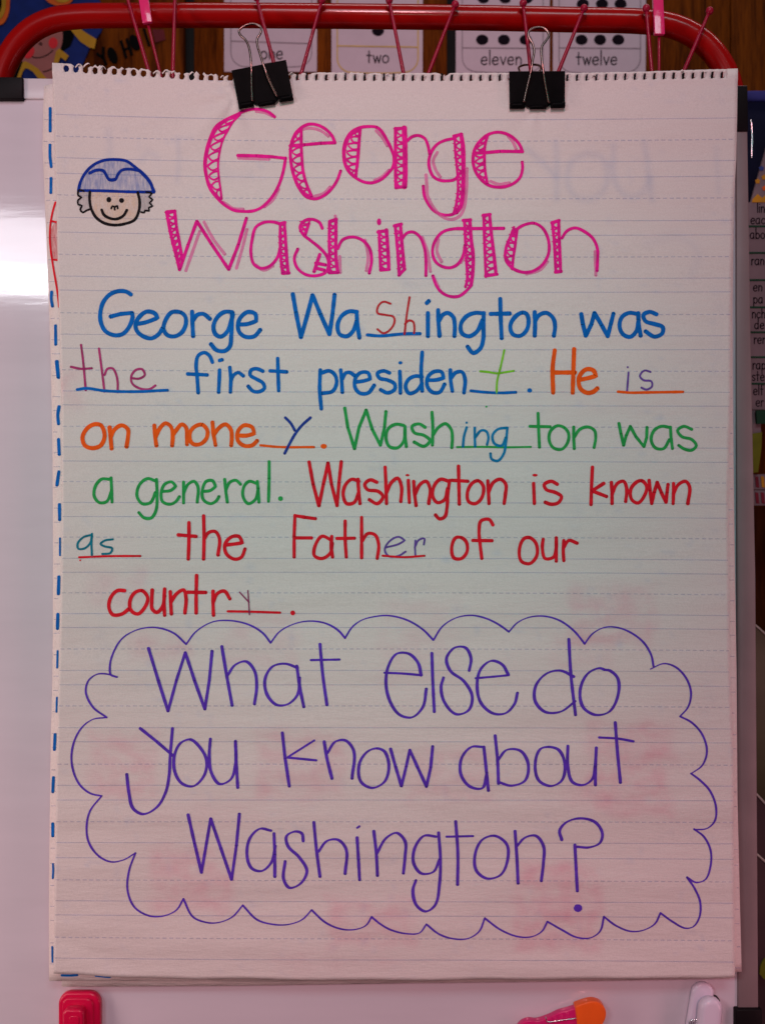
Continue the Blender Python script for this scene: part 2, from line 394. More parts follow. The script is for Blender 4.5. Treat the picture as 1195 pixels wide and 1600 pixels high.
def sheet_body(xl, xr, yt_fn, yb_fn, dfn, cols, step, y_at=None):
    """grid of points hanging from a top row (list of x at the top)"""
    x0, x1 = cols[0], cols[-1]; rows = int((1525 - 120) / step); v, f = [], []
    for j in range(rows + 1):
        t = j / rows
        for c in cols:
            y = yt_fn(c) + (yb_fn(c) - yt_fn(c)) * t
            s = (c - x0) / (x1 - x0)
            if j == 0: x = c
            else: x = xl(y) + s * (xr(y) - xl(y))
            v.append((x, y))
    n = len(cols)
    for j in range(rows):
        for i in range(n - 1):
            a = j * n + i; f.append((a, a + n, a + n + 1, a + 1))
    return v, f

def build_top_sheet():
    yh = lambda x: lerp_table(YH, x); yt = lambda x: lerp_table(YT, x)
    ybase = lambda x: yh(x) + 8
    cols = [82, 86, 90, 93.5]
    for h in HX: cols += [h - 7.53 + 15.06 * q / 4 for q in range(4)]
    cols += [HX[-1] + 7.53, 1141, 1146, 1152]
    cols = sorted(set(round(c, 4) for c in cols))
    v, f = sheet_body(lambda y: lerp_table(XL, y), lambda y: lerp_table(XR, y), ybase, lambda x: lerp_table(YB, x) + 1.6 * nz(x / 90, 3.3, 2), depth1, cols, 5.5)
    V2 = list(v); F2 = list(f)
    rnd = random.Random(3)
    tops = {}
    def top_at(x, torn):
        k = round(x, 2)
        if k not in tops: tops[k] = yt(x) + (rnd.uniform(-1.5, 4.0) if torn else rnd.uniform(-0.4, 0.5))
        return tops[k]
    # plain margins left and right of the holes
    for seg in ([82, 86, 90, 93.5, HX[0] - 7.53], [HX[-1] + 7.53, 1141, 1146, 1152]):
        for a, b in zip(seg, seg[1:]):
            i = len(V2); V2 += [(a, yt(a)), (b, yt(b)), (b, ybase(b)), (a, ybase(a))]; F2.append((i, i + 3, i + 2, i + 1))
    shreds = []
    for i, hx in enumerate(HX):
        torn = 1 <= i <= 17 or (24 <= i <= 40 and rnd.random() < 0.45) or i in (22, 23)
        op = torn and (rnd.random() < 0.62)
        x0, x1 = hx - 7.53, hx + 7.53; hy = yh(hx) + rnd.uniform(-.6, .6)
        rx, ry = (4.3, 5.4) if i < 24 else (3.1, 4.7)
        box = [(x0 + 15.06 * q / 4, ybase(x0 + 15.06 * q / 4)) for q in range(5)]          # bottom, left to right
        tp = [(x1 - 15.06 * q / 4, top_at(x1 - 15.06 * q / 4, torn)) for q in range(5)]      # top, right to left
        rt = [(x1, box[4][1] + (tp[0][1] - box[4][1]) * q / 4) for q in (1, 2, 3)]
        lf = [(x0, tp[4][1] + (box[0][1] - tp[4][1]) * q / 4) for q in (1, 2, 3)]
        outer = box + rt + tp + lf; n = len(outer)
        inner = []
        for (ox, oy) in outer:
            a = math.atan2((oy - hy) / 1.15, ox - hx); k = rnd.uniform(.88, 1.12)
            inner.append((hx + rx * k * math.cos(a), hy + ry * k * math.sin(a)))
        b = len(V2); V2 += outer + inner
        for q in range(n):
            if op and q in (9, 10) : continue
            if op and q == 8 and rnd.random() < .6: continue
            r = (q + 1) % n; F2.append((b + q, b + r, b + n + r, b + n + q))
        if torn or rnd.random() < 0.25: shreds.append((hx + rnd.uniform(-5, 5), yt(hx) + rnd.uniform(0, 6), torn))
    uniq, idx, V3 = {}, [], []
    for x, y in V2:
        k = (round(x * 50), round(y * 50)); hit = None
        for dx in (0, -1, 1):
            for dy in (0, -1, 1):
                if (k[0] + dx, k[1] + dy) in uniq: hit = uniq[(k[0] + dx, k[1] + dy)]; break
            if hit is not None: break
        if hit is None: hit = len(V3); uniq[k] = hit; V3.append((x, y))
        idx.append(hit)
    F2 = [tuple(idx[q] for q in f_) for f_ in F2]; V2 = V3
    bm = bmesh.new(); bv = [bm.verts.new(W(x, y, depth1(x, y))) for x, y in V2]
    for q in F2:
        try: bm.faces.new([bv[k] for k in q])
        except ValueError: pass
    bmesh.ops.recalc_face_normals(bm, faces=bm.faces)
    bm.faces.ensure_lookup_table()
    if bm.faces[0].normal.y > 0: bmesh.ops.reverse_faces(bm, faces=bm.faces)
    me = bpy.data.meshes.new('page'); bm.to_mesh(me); bm.free()
    ca = me.color_attributes.new('print_through', 'FLOAT_COLOR', 'POINT')
    buf = []
    for x, y in V2: buf += through(x, y)
    ca.data.foreach_set('color', buf)
    return me, shreds

top = empty('chart_sheet', W(600, 1528, 0), 'front sheet of lined chart paper covered in marker writing, torn perforated edge along its top', 'chart paper')
me, shreds = build_top_sheet()
page = link('page', me, M['paper'], top)
so_ = page.modifiers.new('thickness', 'SOLIDIFY'); so_.thickness = 0.00012; so_.offset = -1; so_.use_rim = True
# curled shreds of the torn perforation
rnd = random.Random(11)
for (x, y, torn) in shreds:
    if rnd.random() < 0.45: continue
    L = rnd.uniform(8, 16) if torn else rnd.uniform(4, 8); sgn = rnd.choice((-1, 1, 1)); wd = rnd.uniform(1.4, 2.6)
    v, f = [], []; n = 8
    for i in range(n + 1):
        t = i / n
        px = x + sgn * L * (t - 0.25 * t * t); py = y - L * 0.42 * math.sin(t * rnd.uniform(2.2, 3.0)) + 1.5
        yy = depth1(x, y) - 0.0003 - 0.0035 * t * (1 - 0.5 * t); h = wd * (1 - 0.6 * t) / 2
        v.append(W(px, py - h, yy)); v.append(W(px + 0.8, py + h, yy - 0.0006))
    for i in range(n): f.append((2*i, 2*i+1, 2*i+3, 2*i+2))
    o = mesh('paper_shred', v, f, M['paper2'], top); m_ = o.modifiers.new('thickness', 'SOLIDIFY'); m_.thickness = 0.00012
    
for i in range(24, 69):
    hx = HX[i]; hy = lerp_table(YH, hx)
    if 46 <= i <= 51: continue
    d0 = depth1(hx, hy)
    P = [W(hx - 1.6, hy + 4.6, d0 - 0.0007), W(hx - 1.9, hy + 1, d0 + 0.0002), W(hx - 1.7, hy - 3, d0 + 0.0016), W(hx - 1.2, hy - 5.5, d0 + 0.0040), W(hx - 1, hy + 1, d0 + 0.0060)]
    v, f = tube3(P, 0.00085, 8); mesh('coil_loop', v, f, M['blackp'], top)
    v, f = [], []
    for k in range(5):
        t = k / 4; a = hx + 3.4 - 2.2 * t; 
        v.append(W(a, hy - 4.4 + .8 * t, d0 - 0.0002 - 0.0012 * t)); v.append(W(a - .5, hy + 4.2 - t, d0 - 0.0002 - 0.0009 * t))
    for k in range(4): f.append((2*k, 2*k+1, 2*k+3, 2*k+2))
    mesh('hole_chad', v, f, M['paper2'], top)

# printed handwriting rules: solid / dashed / solid
SOL = [(187.6, 0), (221, 1), (254, 0), (278, 0), (311, 1), (345.3, 0), (368, 0), (402, 1), (435.5, 0), (457, 0), (492, 1), (525, 0), (546.5, 0), (580, 1), (612.5, 0),
       (634, 0), (667, 1), (699, 0), (721, 0), (753, 1), (785.5, 0), (807.5, 0), (839.5, 1), (872.5, 0), (894.2, 0), (926.3, 1), (958.8, 0), (980.5, 0), (1014, 1), (1047.5, 0),
       (1070, 0), (1103, 1), (1137, 0), (1159, 0), (1194, 1), (1227, 0), (1250, 0), (1284, 1), (1317, 0), (1341, 0), (1376, 1), (1409, 0), (1431.5, 0), (1467, 1), (1500, 0)]
def rule_y(y, x):
    L = lerp_table([(187, -9), (255, -8), (345, -6), (460, -4), (670, -1), (930, 0), (1280, 0), (1500, -3)], y)
    R = lerp_table([(187, -3), (255, -3), (345, -1), (460, -1), (670, 1), (930, 3), (1280, 1), (1500, 3)], y)
    t = (x - 600) / 510
    return y + (L * t * t if t < 0 else R * t * t)
def rules(xl, xr, dfn, off, shift=0, each=None):
    parts = []; first = 0
    for y, dashed in SOL:
        y += shift
        x = xl(y) + 1.5; xe = xr(y) - 1.5
        while x < xe:
            L = 6.5 if dashed else 46
            e = min(xe, x + L)
            if not dashed or e - x > 2:
                n = max(1, int((e - x) / 6)); v, f = [], []
                for i in range(n + 1):
                    q = x + (e - x) * i / n; yy = rule_y(y, q)
                    h = (0.62 if not dashed else 0.72) * (1 + 0.4 * nz(q / 40, y, 3))
                    d = dfn(q, yy) - off
                    v.append(W(q, yy - h, d)); v.append(W(q, yy + h, d))
                for i in range(n): f.append((2*i, 2*i+1, 2*i+3, 2*i+2))
                parts.append((v, f))
            x = e + (4.0 if dashed else 0)
        if each:
            o = mesh('ruled_line', *merge(parts), M['rule'], each)
            if dashed: o['kind'] = 'stuff'
            parts = []
    return merge(parts)
rules(lambda y: lerp_table(XL, y), lambda y: lerp_table(XR, y), depth1, 0.00020, each=top)

# ------- sheets underneath
XL2 = [(135, 69.5), (170, 68), (230, 67), (300, 70), (360, 72.5), (450, 76), (560, 80), (700, 82.5), (850, 83.5), (1000, 83), (1080, 82), (1150, 80), (1300, 78), (1400, 77), (1540, 77)]
XR2 = [(130, 1150), (300, 1146), (480, 1143.5), (620, 1144), (860, 1147), (1050, 1150), (1250, 1151.5), (1400, 1155), (1520, 1158)]
def under_sheet(label, xl, xr, yt, yb, dfn, cut=None):
    e = empty('chart_sheet', W(600, 1530, 0.005), label, 'chart paper')
    cols = [82 + 1070 * i / 60 for i in range(61)]
    v, f = sheet_body(xl, xr, yt, yb, dfn, cols, 16)
    n = len(cols)
    v2 = []
    for k, (x, y) in enumerate(v):
        if k < n: x = xl(y) + (x - 82) / 1070 * (xr(y) - xl(y))
        v2.append(W(x, y, dfn(x, y)))
    o = mesh('page', v2, f, M['paper2'], e); m_ = o.modifiers.new('thickness', 'SOLIDIFY'); m_.thickness = 0.00012
    return e
e2 = under_sheet('second sheet of chart paper with blue dashed border peeking out along the left edge',
    lambda y: lerp_table(XL2, y), lambda y: lerp_table(XR2, y), lambda x: lerp_table([(82, 134), (100, 129), (1152, 133)], x),
    lambda x: lerp_table([(82, 1532.5), (600, 1534), (1000, 1524), (1100, 1519), (1152, 1518.5)], x), depth2)
v, f = rules(lambda y: lerp_table(XL2, y), lambda y: 96, depth2, 0.00012, shift=9)
v2_, f2_ = rules(lambda y: 1128, lambda y: lerp_table(XR2, y), depth2, 0.00012, shift=9)
mesh('ruled_lines', *merge([(v, f), (v2_, f2_)]), M['rule'], e2)['kind'] = 'stuff'
e3 = under_sheet('third sheet of chart paper showing as a pale strip under the bottom left corner',
    lambda y: lerp_table([(100, 99), (1540, 97)], y), lambda y: lerp_table([(100, 1138), (1540, 1140)], y), lambda x: 133,
    lambda x: lerp_table([(82, 1541.5), (350, 1540), (600, 1536.5), (900, 1533), (1152, 1529)], x), depth3)

# ------------------------------------------------------------------ marker writing
WORDS = []
def word(name, label, mkey, width, org, sc, strokes, dots=(), chisel=None, parent=None, dfn=depth1, taper=0.0):
    """strokes: 'C x y ...' smooth, 'L x y ...' straight, coordinates in a crop with origin org and scale sc"""
    parts = []
    for s in strokes:
        kind, body = s[0], s[1:]
        P = [(org[0] + x * sc, org[1] + y * sc) for x, y in nums(body)]
        if kind == 'L':
            for a, b in zip(P, P[1:]):
                parts.append(ribbon([a, b], width, dfn, 0.00028, chisel, taper=taper))
        else:
            cl = abs(P[0][0] - P[-1][0]) + abs(P[0][1] - P[-1][1]) < 0.5
            parts.append(ribbon(P, width, dfn, 0.00028, chisel, taper=taper, closed=cl))
    for d in dots:
        parts.append(blob(org[0] + d[0] * sc, org[1] + d[1] * sc, d[2] * sc, (d[3] if len(d) > 3 else d[2]) * sc, dfn, 0.00028))
    if name == 'border_dash':
        for q_ in parts: mesh(name, *q_, M[mkey], parent or top)
        return
    o = mesh(name, *merge(parts), M[mkey], parent or top)
    o['label'] = label
    return o
A = ((300, 150), .25105); B = ((580, 150), .25105); Cc = ((240, 310), .30126); Dd = ((580, 310), .31799)
E = ((100, 430), .31799); F = ((440, 430), .31799); G = ((720, 430), .31799)
H = ((100, 620), .31799); I = ((440, 620), .31799); J = ((740, 620), .31799)
Kk = ((80, 790), .35146); Ll = ((440, 790), .43515); Mm = ((80, 950), .43515); Nn = ((560, 950), .47699)
Oo = ((80, 1200), .43515); Pp = ((560, 1200), .47699); Q = ((60, 150), .25105)

def along(P, t):
    P = [Vector(p) for p in P]; ln = [(b - a).length for a, b in zip(P, P[1:])]; s = t * sum(ln)
    for a, b, l in zip(P, P[1:], ln):
        if s <= l: return a.lerp(b, s / l if l else 0)
        s -= l
    return P[-1]
def bar(frame, left, right, n, wl=5.0, wr=6.5):
    """thick stem of an outlined letter: two strokes with scalloped hatching between"""
    org, sc = frame; r = random.Random(int(left[1:8].replace(' ', '').replace(',', '') or 1))
    Lp = [(org[0] + x * sc, org[1] + y * sc) for x, y in nums(left[1:])]; Rp = [(org[0] + x * sc, org[1] + y * sc) for x, y in nums(right[1:])]
    parts = [ribbon(Lp, wl, depth1, 0.00028), ribbon(Rp, wr * 1.0, depth1, 0.00028)]
    Ls, Rs = spline(Lp), spline(Rp)
    for i in range(n):
        t0 = i / n; a = along(Ls, t0); m = along(Rs, min(1, t0 + 0.35 / n)).lerp(along(Ls, t0), 0.25); c = along(Ls, min(1, t0 + 0.95 / n))
        b0 = along(Rs, min(1, t0 + (0.12 + r.uniform(-.05, .1)) / n)); b1 = along(Rs, min(1, t0 + (0.9 + r.uniform(-.1, .1)) / n))
        parts.append(ribbon([b0, a.lerp(b0, .55) + Vector((0, .6)), a.lerp(c, .42).lerp(m, .18), c.lerp(b1, .5), b1], 2.9, depth1, 0.00028, rough=.2))
        if r.random() < .6:
            q = along(Ls, t0 + .1 / n); parts.append(ribbon([q + Vector((-3.4, -.6)), q + Vector((3, .9))], 1.9, depth1, 0.00028, taper=.5))
    return parts
def heading(label, frame, strokes, bars, light=(), dots=()):
    parts = []; org, sc = frame
    for l in light:
        P = [(org[0] + x * sc, org[1] + y * sc) for x, y in nums(l)]
        lt.append(ribbon(P, 5.0, depth1, 0.00024, chisel=None))
    for s in strokes:
        P = [(org[0] + x * sc, org[1] + y * sc) for x, y in nums(s[1:])]
        if s[0] == 'L':
            for a, b in zip(P, P[1:]): parts.append(ribbon([a, b], 5.3, depth1, 0.00028))
        else:
            cl = abs(P[0][0] - P[-1][0]) + abs(P[0][1] - P[-1][1]) < 0.5
            parts.append(ribbon(P, 4.9, depth1, 0.00028, closed=cl))
    for b in bars: parts += bar(frame, *b)
    for d in dots: parts.append(blob(org[0] + d[0] * sc, org[1] + d[1] * sc, d[2] * sc, d[3] * sc, depth1, 0.00028))
    hd.append(merge(parts))
hd, lt = [], []
heading('G', A, ['C515 130 480 102 430 84 380 82 330 92 270 120 210 148 150 190 115 260 90 340 80 430 90 500 110 570 150 625 200 675 260 710 320 718 380 715 430 695 480 650 520 595 550 530 570 460 583 385', 'L285 370 400 372 500 378 583 388'],
  [('C215 150 160 200 122 270 98 350 88 430 98 510 125 580 175 640', 'C300 115 260 155 225 210 190 280 170 360 163 430 168 510 178 580 185 640', 9, 3.0, 3.6)],
  ['400 95 450 102 500 125', '290 385 400 390 480 392', '195 660 260 700 320 704', '540 580 500 650 450 690'])
heading('e', A, ['L610 310 700 303 800 294 890 290', 'C890 290 870 245 830 205 780 180 730 175 690 190 650 225 620 290 612 360 618 430 635 500 665 570 710 625 770 640 820 620 870 575 905 520 925 465'],
  [('C650 230 622 290 615 360 622 430 640 500 668 565 715 620', 'C680 200 680 300 685 400 690 460 710 540 745 625', 8, 3.6, 4.8)], ['690 205 740 200 800 215 850 250', '760 625 820 605 860 565'])
heading('o', B, ['C35 195 -25 190 -75 198 -125 225 -160 280 -173 350 -165 420 -140 470 -95 510 -45 535 5 540 60 520 105 480 135 440 140 380 120 320 95 270 60 215 35 195'],
  [('C-85 215 -130 250 -158 310 -165 370 -155 430 -130 475 -100 500', 'L-70 210 -77 300 -85 400 -97 500', 7, 3.4, 5.2)], ['30 215 70 260 100 310', '20 525 70 500 110 460'])
heading('r', B, ['C222 280 250 255 290 245 330 262 350 300 362 360', 'L148 203 210 200', 'L152 570 210 563'],
  [('L150 200 150 300 151 400 151 500 153 572', 'L205 198 209 300 210 400 210 500 206 565', 8, 5.2, 8.0)], [])
heading('g', B, ['C510 265 460 275 410 300 375 345 358 400 362 450 385 500 420 522 470 528 520 518 550 480', 'C530 725 490 740 440 738 390 715 350 665 330 620 323 560', 'L512 250 560 238'],
  [('C517 248 522 350 532 450 538 540 535 620 520 700 508 735', 'C558 238 568 300 572 400 572 500 570 600 558 680 528 725', 11, 3.8, 7.0)],
  ['340 490 345 560 350 620 385 690 440 750 500 768 550 745 575 700 590 600 595 450', '410 350 385 400 400 460 430 505'])
heading('e', B, ['L640 355 710 352 800 344 940 345', 'C940 345 920 300 880 258 830 232 780 225 730 238 680 275 645 325 632 390 640 450 670 505 720 550 780 567 840 562 890 540 925 505 940 450 938 410'],
  [('C680 280 648 330 636 390 644 450 672 503 712 540', 'C725 240 708 300 703 380 708 470 722 545', 7, 3.4, 4.6)], ['850 250 880 285 900 330', '740 530 790 548 860 540'])
heading('W', Cc, ['L135 370 180 240 225 118', 'L225 118 300 235 390 368', 'L390 368 440 240 482 102', 'L68 70 112 66'],
  [('L68 70 87 170 111 270 135 365', 'L110 68 120 150 135 230 150 325', 9, 5.4, 5.0)], ['168 375 240 170', '262 122 310 210 370 290', '430 362 460 260 485 160'])
heading('a', Cc, ['C665 135 620 122 570 125 530 150 512 210 505 280 520 340 555 362 600 352 640 310 660 240', 'L655 132 682 125', 'L668 388 703 386'],
  [('L657 135 656 220 660 310 668 385', 'L678 125 684 210 690 300 698 386', 8, 4.6, 5.4)], ['530 345 570 372 620 350'])
heading('s', Cc, ['C875 155 860 125 820 108 785 115 760 145 770 180 810 215 860 255 895 295 908 340 895 380 850 400 790 395 745 360 730 310 748 262', 'L805 130 785 190', 'L862 290 832 380', 'L840 335 892 345', 'L838 360 885 372'],
  [('L768 120 760 170', 'L812 108 788 190', 3, 3.5, 3.0)], [])
heading('h', Cc, ['C955 260 980 215 1030 200 1080 215 1120 260 1130 320 1118 388', 'L912 120 948 108', 'L910 385 958 383'],
  [('L912 120 910 220 912 320 910 385', 'L945 108 945 200 945 300 955 385', 8, 4.6, 5.6)], ['1095 215 1112 300 1103 375', '942 90 945 130', '965 300 968 385'])
heading('i', Dd, ['L32 165 76 158', 'L45 352 88 348'], [('L38 160 42 260 46 350', 'L74 155 82 260 86 348', 6, 5.0, 6.0)], [], [(38, 115, 11, 17)])
heading('n', Dd, ['C150 200 175 170 205 165 235 185 260 240 268 310 268 380', 'L112 135 148 126', 'L135 378 165 345'],
  [('L117 135 126 230 132 310 136 378', 'L143 128 150 220 158 300 162 350', 7, 4.6, 5.6)], ['250 190 275 260 290 360'])
heading('g', Dd, ['C460 150 400 150 350 165 315 205 300 260 315 310 350 335 390 340 425 322 450 280 460 230', 'C490 428 460 460 430 480 390 482 350 465 320 430 302 380', 'L450 108 488 105'],
  [('L456 108 461 200 466 300 470 400 462 435', 'L483 105 490 200 500 290 496 380 490 425', 10, 4.4, 5.8)], ['330 200 322 260 345 312', '310 395 330 435', '440 315 458 280'])
heading('t', Dd, ['L420 148 540 148 650 147', 'L548 83 584 78', 'L560 380 618 372'], [('L551 85 554 180 558 280 562 385', 'L580 78 590 180 602 280 612 372', 9, 4.6, 5.4)], [])
heading('o', Dd, ['C800 122 750 130 710 155 680 195 660 250 660 300 690 340 740 362 790 358 840 325 870 270 868 200 840 145 800 122'],
  [('C700 140 678 195 660 250 662 300 688 345', 'L715 155 706 230 697 290 692 348', 6, 3.6, 4.6)], ['760 372 830 350 865 310'])
heading('n', Dd, ['C935 195 960 160 1000 145 1050 165 1090 200 1110 250 1110 310 1108 355', 'L885 120 922 108', 'L903 362 932 358'],
  [('L887 120 896 200 901 290 905 362', 'L919 108 922 200 926 290 929 360', 8, 4.4, 5.2)], ['1098 260 1100 320 1102 378'])
o = mesh('heading_word', *merge(hd[:6]), M['pink'], top); o['label'] = 'pink hatched heading word George'
o = mesh('heading_word', *merge(hd[6:]), M['pink'], top); o['label'] = 'pink hatched heading word Washington'
for q_ in lt: mesh('heading_underlay', *q_, M['pinkl'], top)

hw = 'handwritten_word'; bl = 'blank_line'
BW = 6.6
word(hw, 'blue marker word George', 'blue', BW, *E, ['C330 95 310 82 270 78 230 92 195 130 180 180 182 230 205 275 250 295 290 288 320 255 338 205 335 185', 'L335 185 280 190 230 203',
  'C355 240 400 232 460 210 460 210 450 190 410 178 375 200 352 240 360 275 390 300 430 310 465 290 485 260', 'C575 183 530 182 500 220 490 265 510 295 545 300 580 280 600 235 595 200 575 183',
  'L630 178 632 240 635 300', 'C632 225 655 195 685 190 718 215', 'C828 185 790 180 755 205 735 250 745 290 770 302 800 280 820 230 828 185', 'C826 180 825 250 822 300 815 350 790 372 750 368 722 338',
  'C855 242 900 240 945 225 945 225 940 190 905 180 870 205 855 240 862 280 890 302 935 300 965 268'])
word(hw, 'thin magenta word the', 'magenta', 3.8, *E, ['C85 342 95 420 108 565', 'C35 450 85 460 138 457', 'C173 360 185 450 200 572', 'C200 490 215 460 240 458 258 490 265 530 264 575', 'C330 505 370 508 398 490 385 462 355 465 332 495 335 530 370 555 420 560 450 542'])
word(bl, 'blue line under the', 'blue', 4.6, *E, ['C65 562 110 556 200 568 350 572 510 565'])
word(hw, 'blue marker word first', 'blue', 5.8, *E, ['C730 428 715 395 690 380 660 395 650 440 655 500 660 578', 'C608 485 650 487 705 490', 'C765 465 763 520 760 575', 'L764 419 778 415', 'C815 452 820 510 818 575', 'C820 520 835 490 855 478 882 495',
  'C978 472 950 460 920 465 915 490 945 510 978 530 985 555 960 572 930 570 905 545', 'C1050 408 1052 480 1055 568', 'C1012 470 1050 472 1095 475'])
word(hw, 'blue marker letters Wa', 'blue', BW, *F, ['L55 92 70 180 95 305', 'L95 305 125 200 152 98', 'L152 98 190 190 235 290', 'L235 290 250 190 260 95', 'C370 180 330 178 295 200 275 245 285 290 320 300 350 275 368 225', 'C368 180 372 240 382 308'])
word(bl, 'blue line under Sh', 'blue', 5.0, *F, ['C420 293 480 298 600 288 680 287'])
word(hw, 'thin red letters Sh', 'redt', 3.4, *F, ['C535 140 500 130 475 150 470 185 510 195 550 205 555 225 535 265 500 285 470 265', 'C628 108 615 190 603 290', 'C605 240 625 222 645 228 652 260 650 285'])
word(hw, 'blue marker letters ington', 'blue', BW, *F, ['C718 185 718 240 718 300', 'L712 137 723 126', 'C768 170 770 230 775 298', 'C772 225 790 195 815 185 842 205 850 250 848 300',
  'C990 187 950 185 910 200 880 240 885 285 920 300 960 275 985 220', 'C992 185 990 250 990 310 975 360 940 382 912 350', 'C1073 115 1075 200 1080 310', 'L1025 190 1120 188',
  'C1183 183 1145 205 1122 250 1135 290 1170 298 1202 270 1212 220 1202 190 1183 183', 'C1242 180 1244 240 1242 298', 'C1244 225 1265 195 1300 185 1332 210 1342 250 1336 298'])
word(hw, 'blue marker word was', 'blue', BW, *G, ['L590 190 598 240 612 298', 'L612 298 640 240 655 185', 'L655 185 690 245 720 300', 'L720 300 735 240 748 188', 'C865 190 825 185 790 205 778 250 795 290 830 303 860 275 872 220', 'C870 185 872 240 882 298',
  'C960 192 925 180 895 195 905 225 950 240 990 255 988 285 950 302 905 275'])
word(hw, 'blue marker letters presiden', 'blue', 6.0, *F, ['C190 465 187 560 195 657', 'C195 480 235 470 262 490 270 530 250 570 200 580', 'C290 465 295 520 298 575', 'C298 510 315 480 335 478 360 495',
  'C358 525 400 520 435 510 435 510 425 480 390 478 365 500 360 550 385 580 425 578 455 540', 'C530 480 500 470 470 482 480 505 520 515 555 535 555 560 520 578 485 562', 'C580 472 582 520 583 580',
  'C690 500 660 495 625 510 608 545 625 580 660 570 690 530', 'C690 378 685 470 690 570', 'C715 515 755 515 795 505 795 505 785 475 745 475 718 500 715 545 740 575 775 575 800 535', 'C828 465 830 520 838 570', 'C832 505 855 478 885 475 900 510 895 578'],
  [(583, 430, 10, 8)])
word(bl, 'blue line after presiden with period', 'blue', 4.6, *F, ['C928 568 1000 575 1080 578 1150 575'], [(1217, 566, 12, 11)])
word(hw, 'thin lime letter t', 'lime', 3.4, *F, ['C1093 368 1075 450 1058 520 1055 580', 'C975 472 1010 475 1060 482 1100 476 1140 470'])
word(hw, 'orange marker word He', 'orange', 6.8, *G, ['C460 368 450 450 452 578', 'C555 362 552 450 548 578', 'L450 478 560 478', 'C578 515 625 505 662 495 662 495 650 468 615 462 580 500 585 555 620 578 650 572 670 555'])
word(hw, 'thin purple word is', 'purplet', 3.2, *G, ['L822 478 815 570', 'C930 475 900 468 878 495 895 515 935 522 938 545 910 562 885 552'], [(818, 452, 5)])
word(bl, 'orange line under is', 'orange', 4.2, *G, ['C770 572 830 577 900 576 1090 573'])
word(hw, 'orange marker word on', 'orange', 6.6, *H, ['C180 138 150 135 115 155 92 200 105 240 140 252 180 240 200 200 195 160 180 138', 'C225 150 230 200 235 255', 'C230 200 250 160 285 140 315 160 315 200 308 245'])
word(hw, 'orange marker letters mone', 'orange', 6.4, *H, ['C445 140 448 190 455 240', 'C450 200 475 150 500 130 525 145 535 190 532 240', 'C535 190 555 160 580 135 600 150 605 190 605 235',
  'C680 137 655 140 625 165 618 205 635 232 670 232 700 205 705 165 680 137', 'C730 125 735 180 745 238', 'C738 185 765 150 795 135 820 160 825 200 822 240', 'C855 190 900 190 935 180 935 180 925 150 885 140 855 170 855 215 885 240 925 238 950 215'])
word(bl, 'orange line under y with period', 'orange', 3.8, *H, ['C965 238 1050 246 1229 247'], [(1276, 243, 16, 12)])
word(hw, 'navy letter Y', 'navyt', 4.4, *I, ['C18 102 45 130 65 165', 'C142 102 100 140 65 185 15 278'])
word(hw, 'green marker letters Wash', 'green', 5.0, *I, ['L310 55 325 150 358 255', 'L358 255 380 150 415 65', 'L415 65 445 160 485 238', 'L485 238 505 150 512 72', 'C600 140 560 135 525 155 512 200 530 245 570 250 600 215 605 160', 'C605 145 607 200 612 245',
  'C705 150 675 133 640 145 650 175 700 190 728 215 700 243 650 222', 'C738 75 742 150 740 238', 'C742 190 770 150 805 132 832 160 838 200 835 250'])
word(bl, 'green line under ing', 'green', 3.2, *I, ['C860 247 1000 246 1100 248 1223 246'], [(1005, 48, 5)])
word(hw, 'teal blue letters ing', 'tealb', 4.2, *I, ['C908 150 895 195 890 245', 'C948 152 948 200 950 245', 'C950 200 980 165 1005 170 1015 200 1008 235', 'C1105 152 1060 160 1035 190 1045 230 1080 240 1100 200', 'C1108 152 1100 230 1090 280 1060 315 1030 305 1025 278'], [(908, 127, 6)])
word(hw, 'green marker letters ton', 'green', 4.8, *J, ['C315 80 318 160 322 248', 'L275 145 375 147', 'C445 152 410 142 375 170 370 215 390 250 430 258 460 225 465 180 445 152', 'C490 148 490 200 493 255', 'C492 200 520 160 560 148 592 165 598 200 590 250'])
word(hw, 'green marker word was', 'green', 4.8, *J, ['L712 130 722 180 735 238', 'L735 238 748 190 768 145', 'L768 145 795 195 835 245', 'L835 245 848 200 850 150', 'C960 150 920 145 885 165 870 210 890 250 930 255 960 210', 'C965 148 968 200 975 255', 'C1070 160 1030 145 1000 165 1020 195 1070 210 1092 240 1070 262 1030 255 1005 238'])
word(hw, 'green marker word a', 'green', 4.8, *H, ['C225 405 185 405 155 440 150 490 175 520 210 515 235 460', 'C232 398 235 460 237 518'])
word(hw, 'green marker word general', 'green', 4.8, *H, ['C455 415 410 402 370 435 360 490 385 525 425 520 450 470', 'C455 405 458 480 452 560 430 595 395 595 368 568', 'C480 465 525 460 550 440 550 440 530 418 495 430 478 475 485 515 520 528 550 515 568 490',
  'C588 418 588 470 588 522', 'C588 475 610 430 640 415 658 440 655 518', 'C680 465 720 460 745 440 745 440 730 412 700 415 682 450 685 505 720 525 750 510 762 490', 'C790 405 795 460 803 518', 'C795 460 815 420 845 410 868 430',
  'C945 425 910 415 885 440 880 490 905 525 940 505 955 450', 'C950 415 955 470 958 518', 'L1008 318 1008 400 1005 515'], [(1064, 500, 12)])
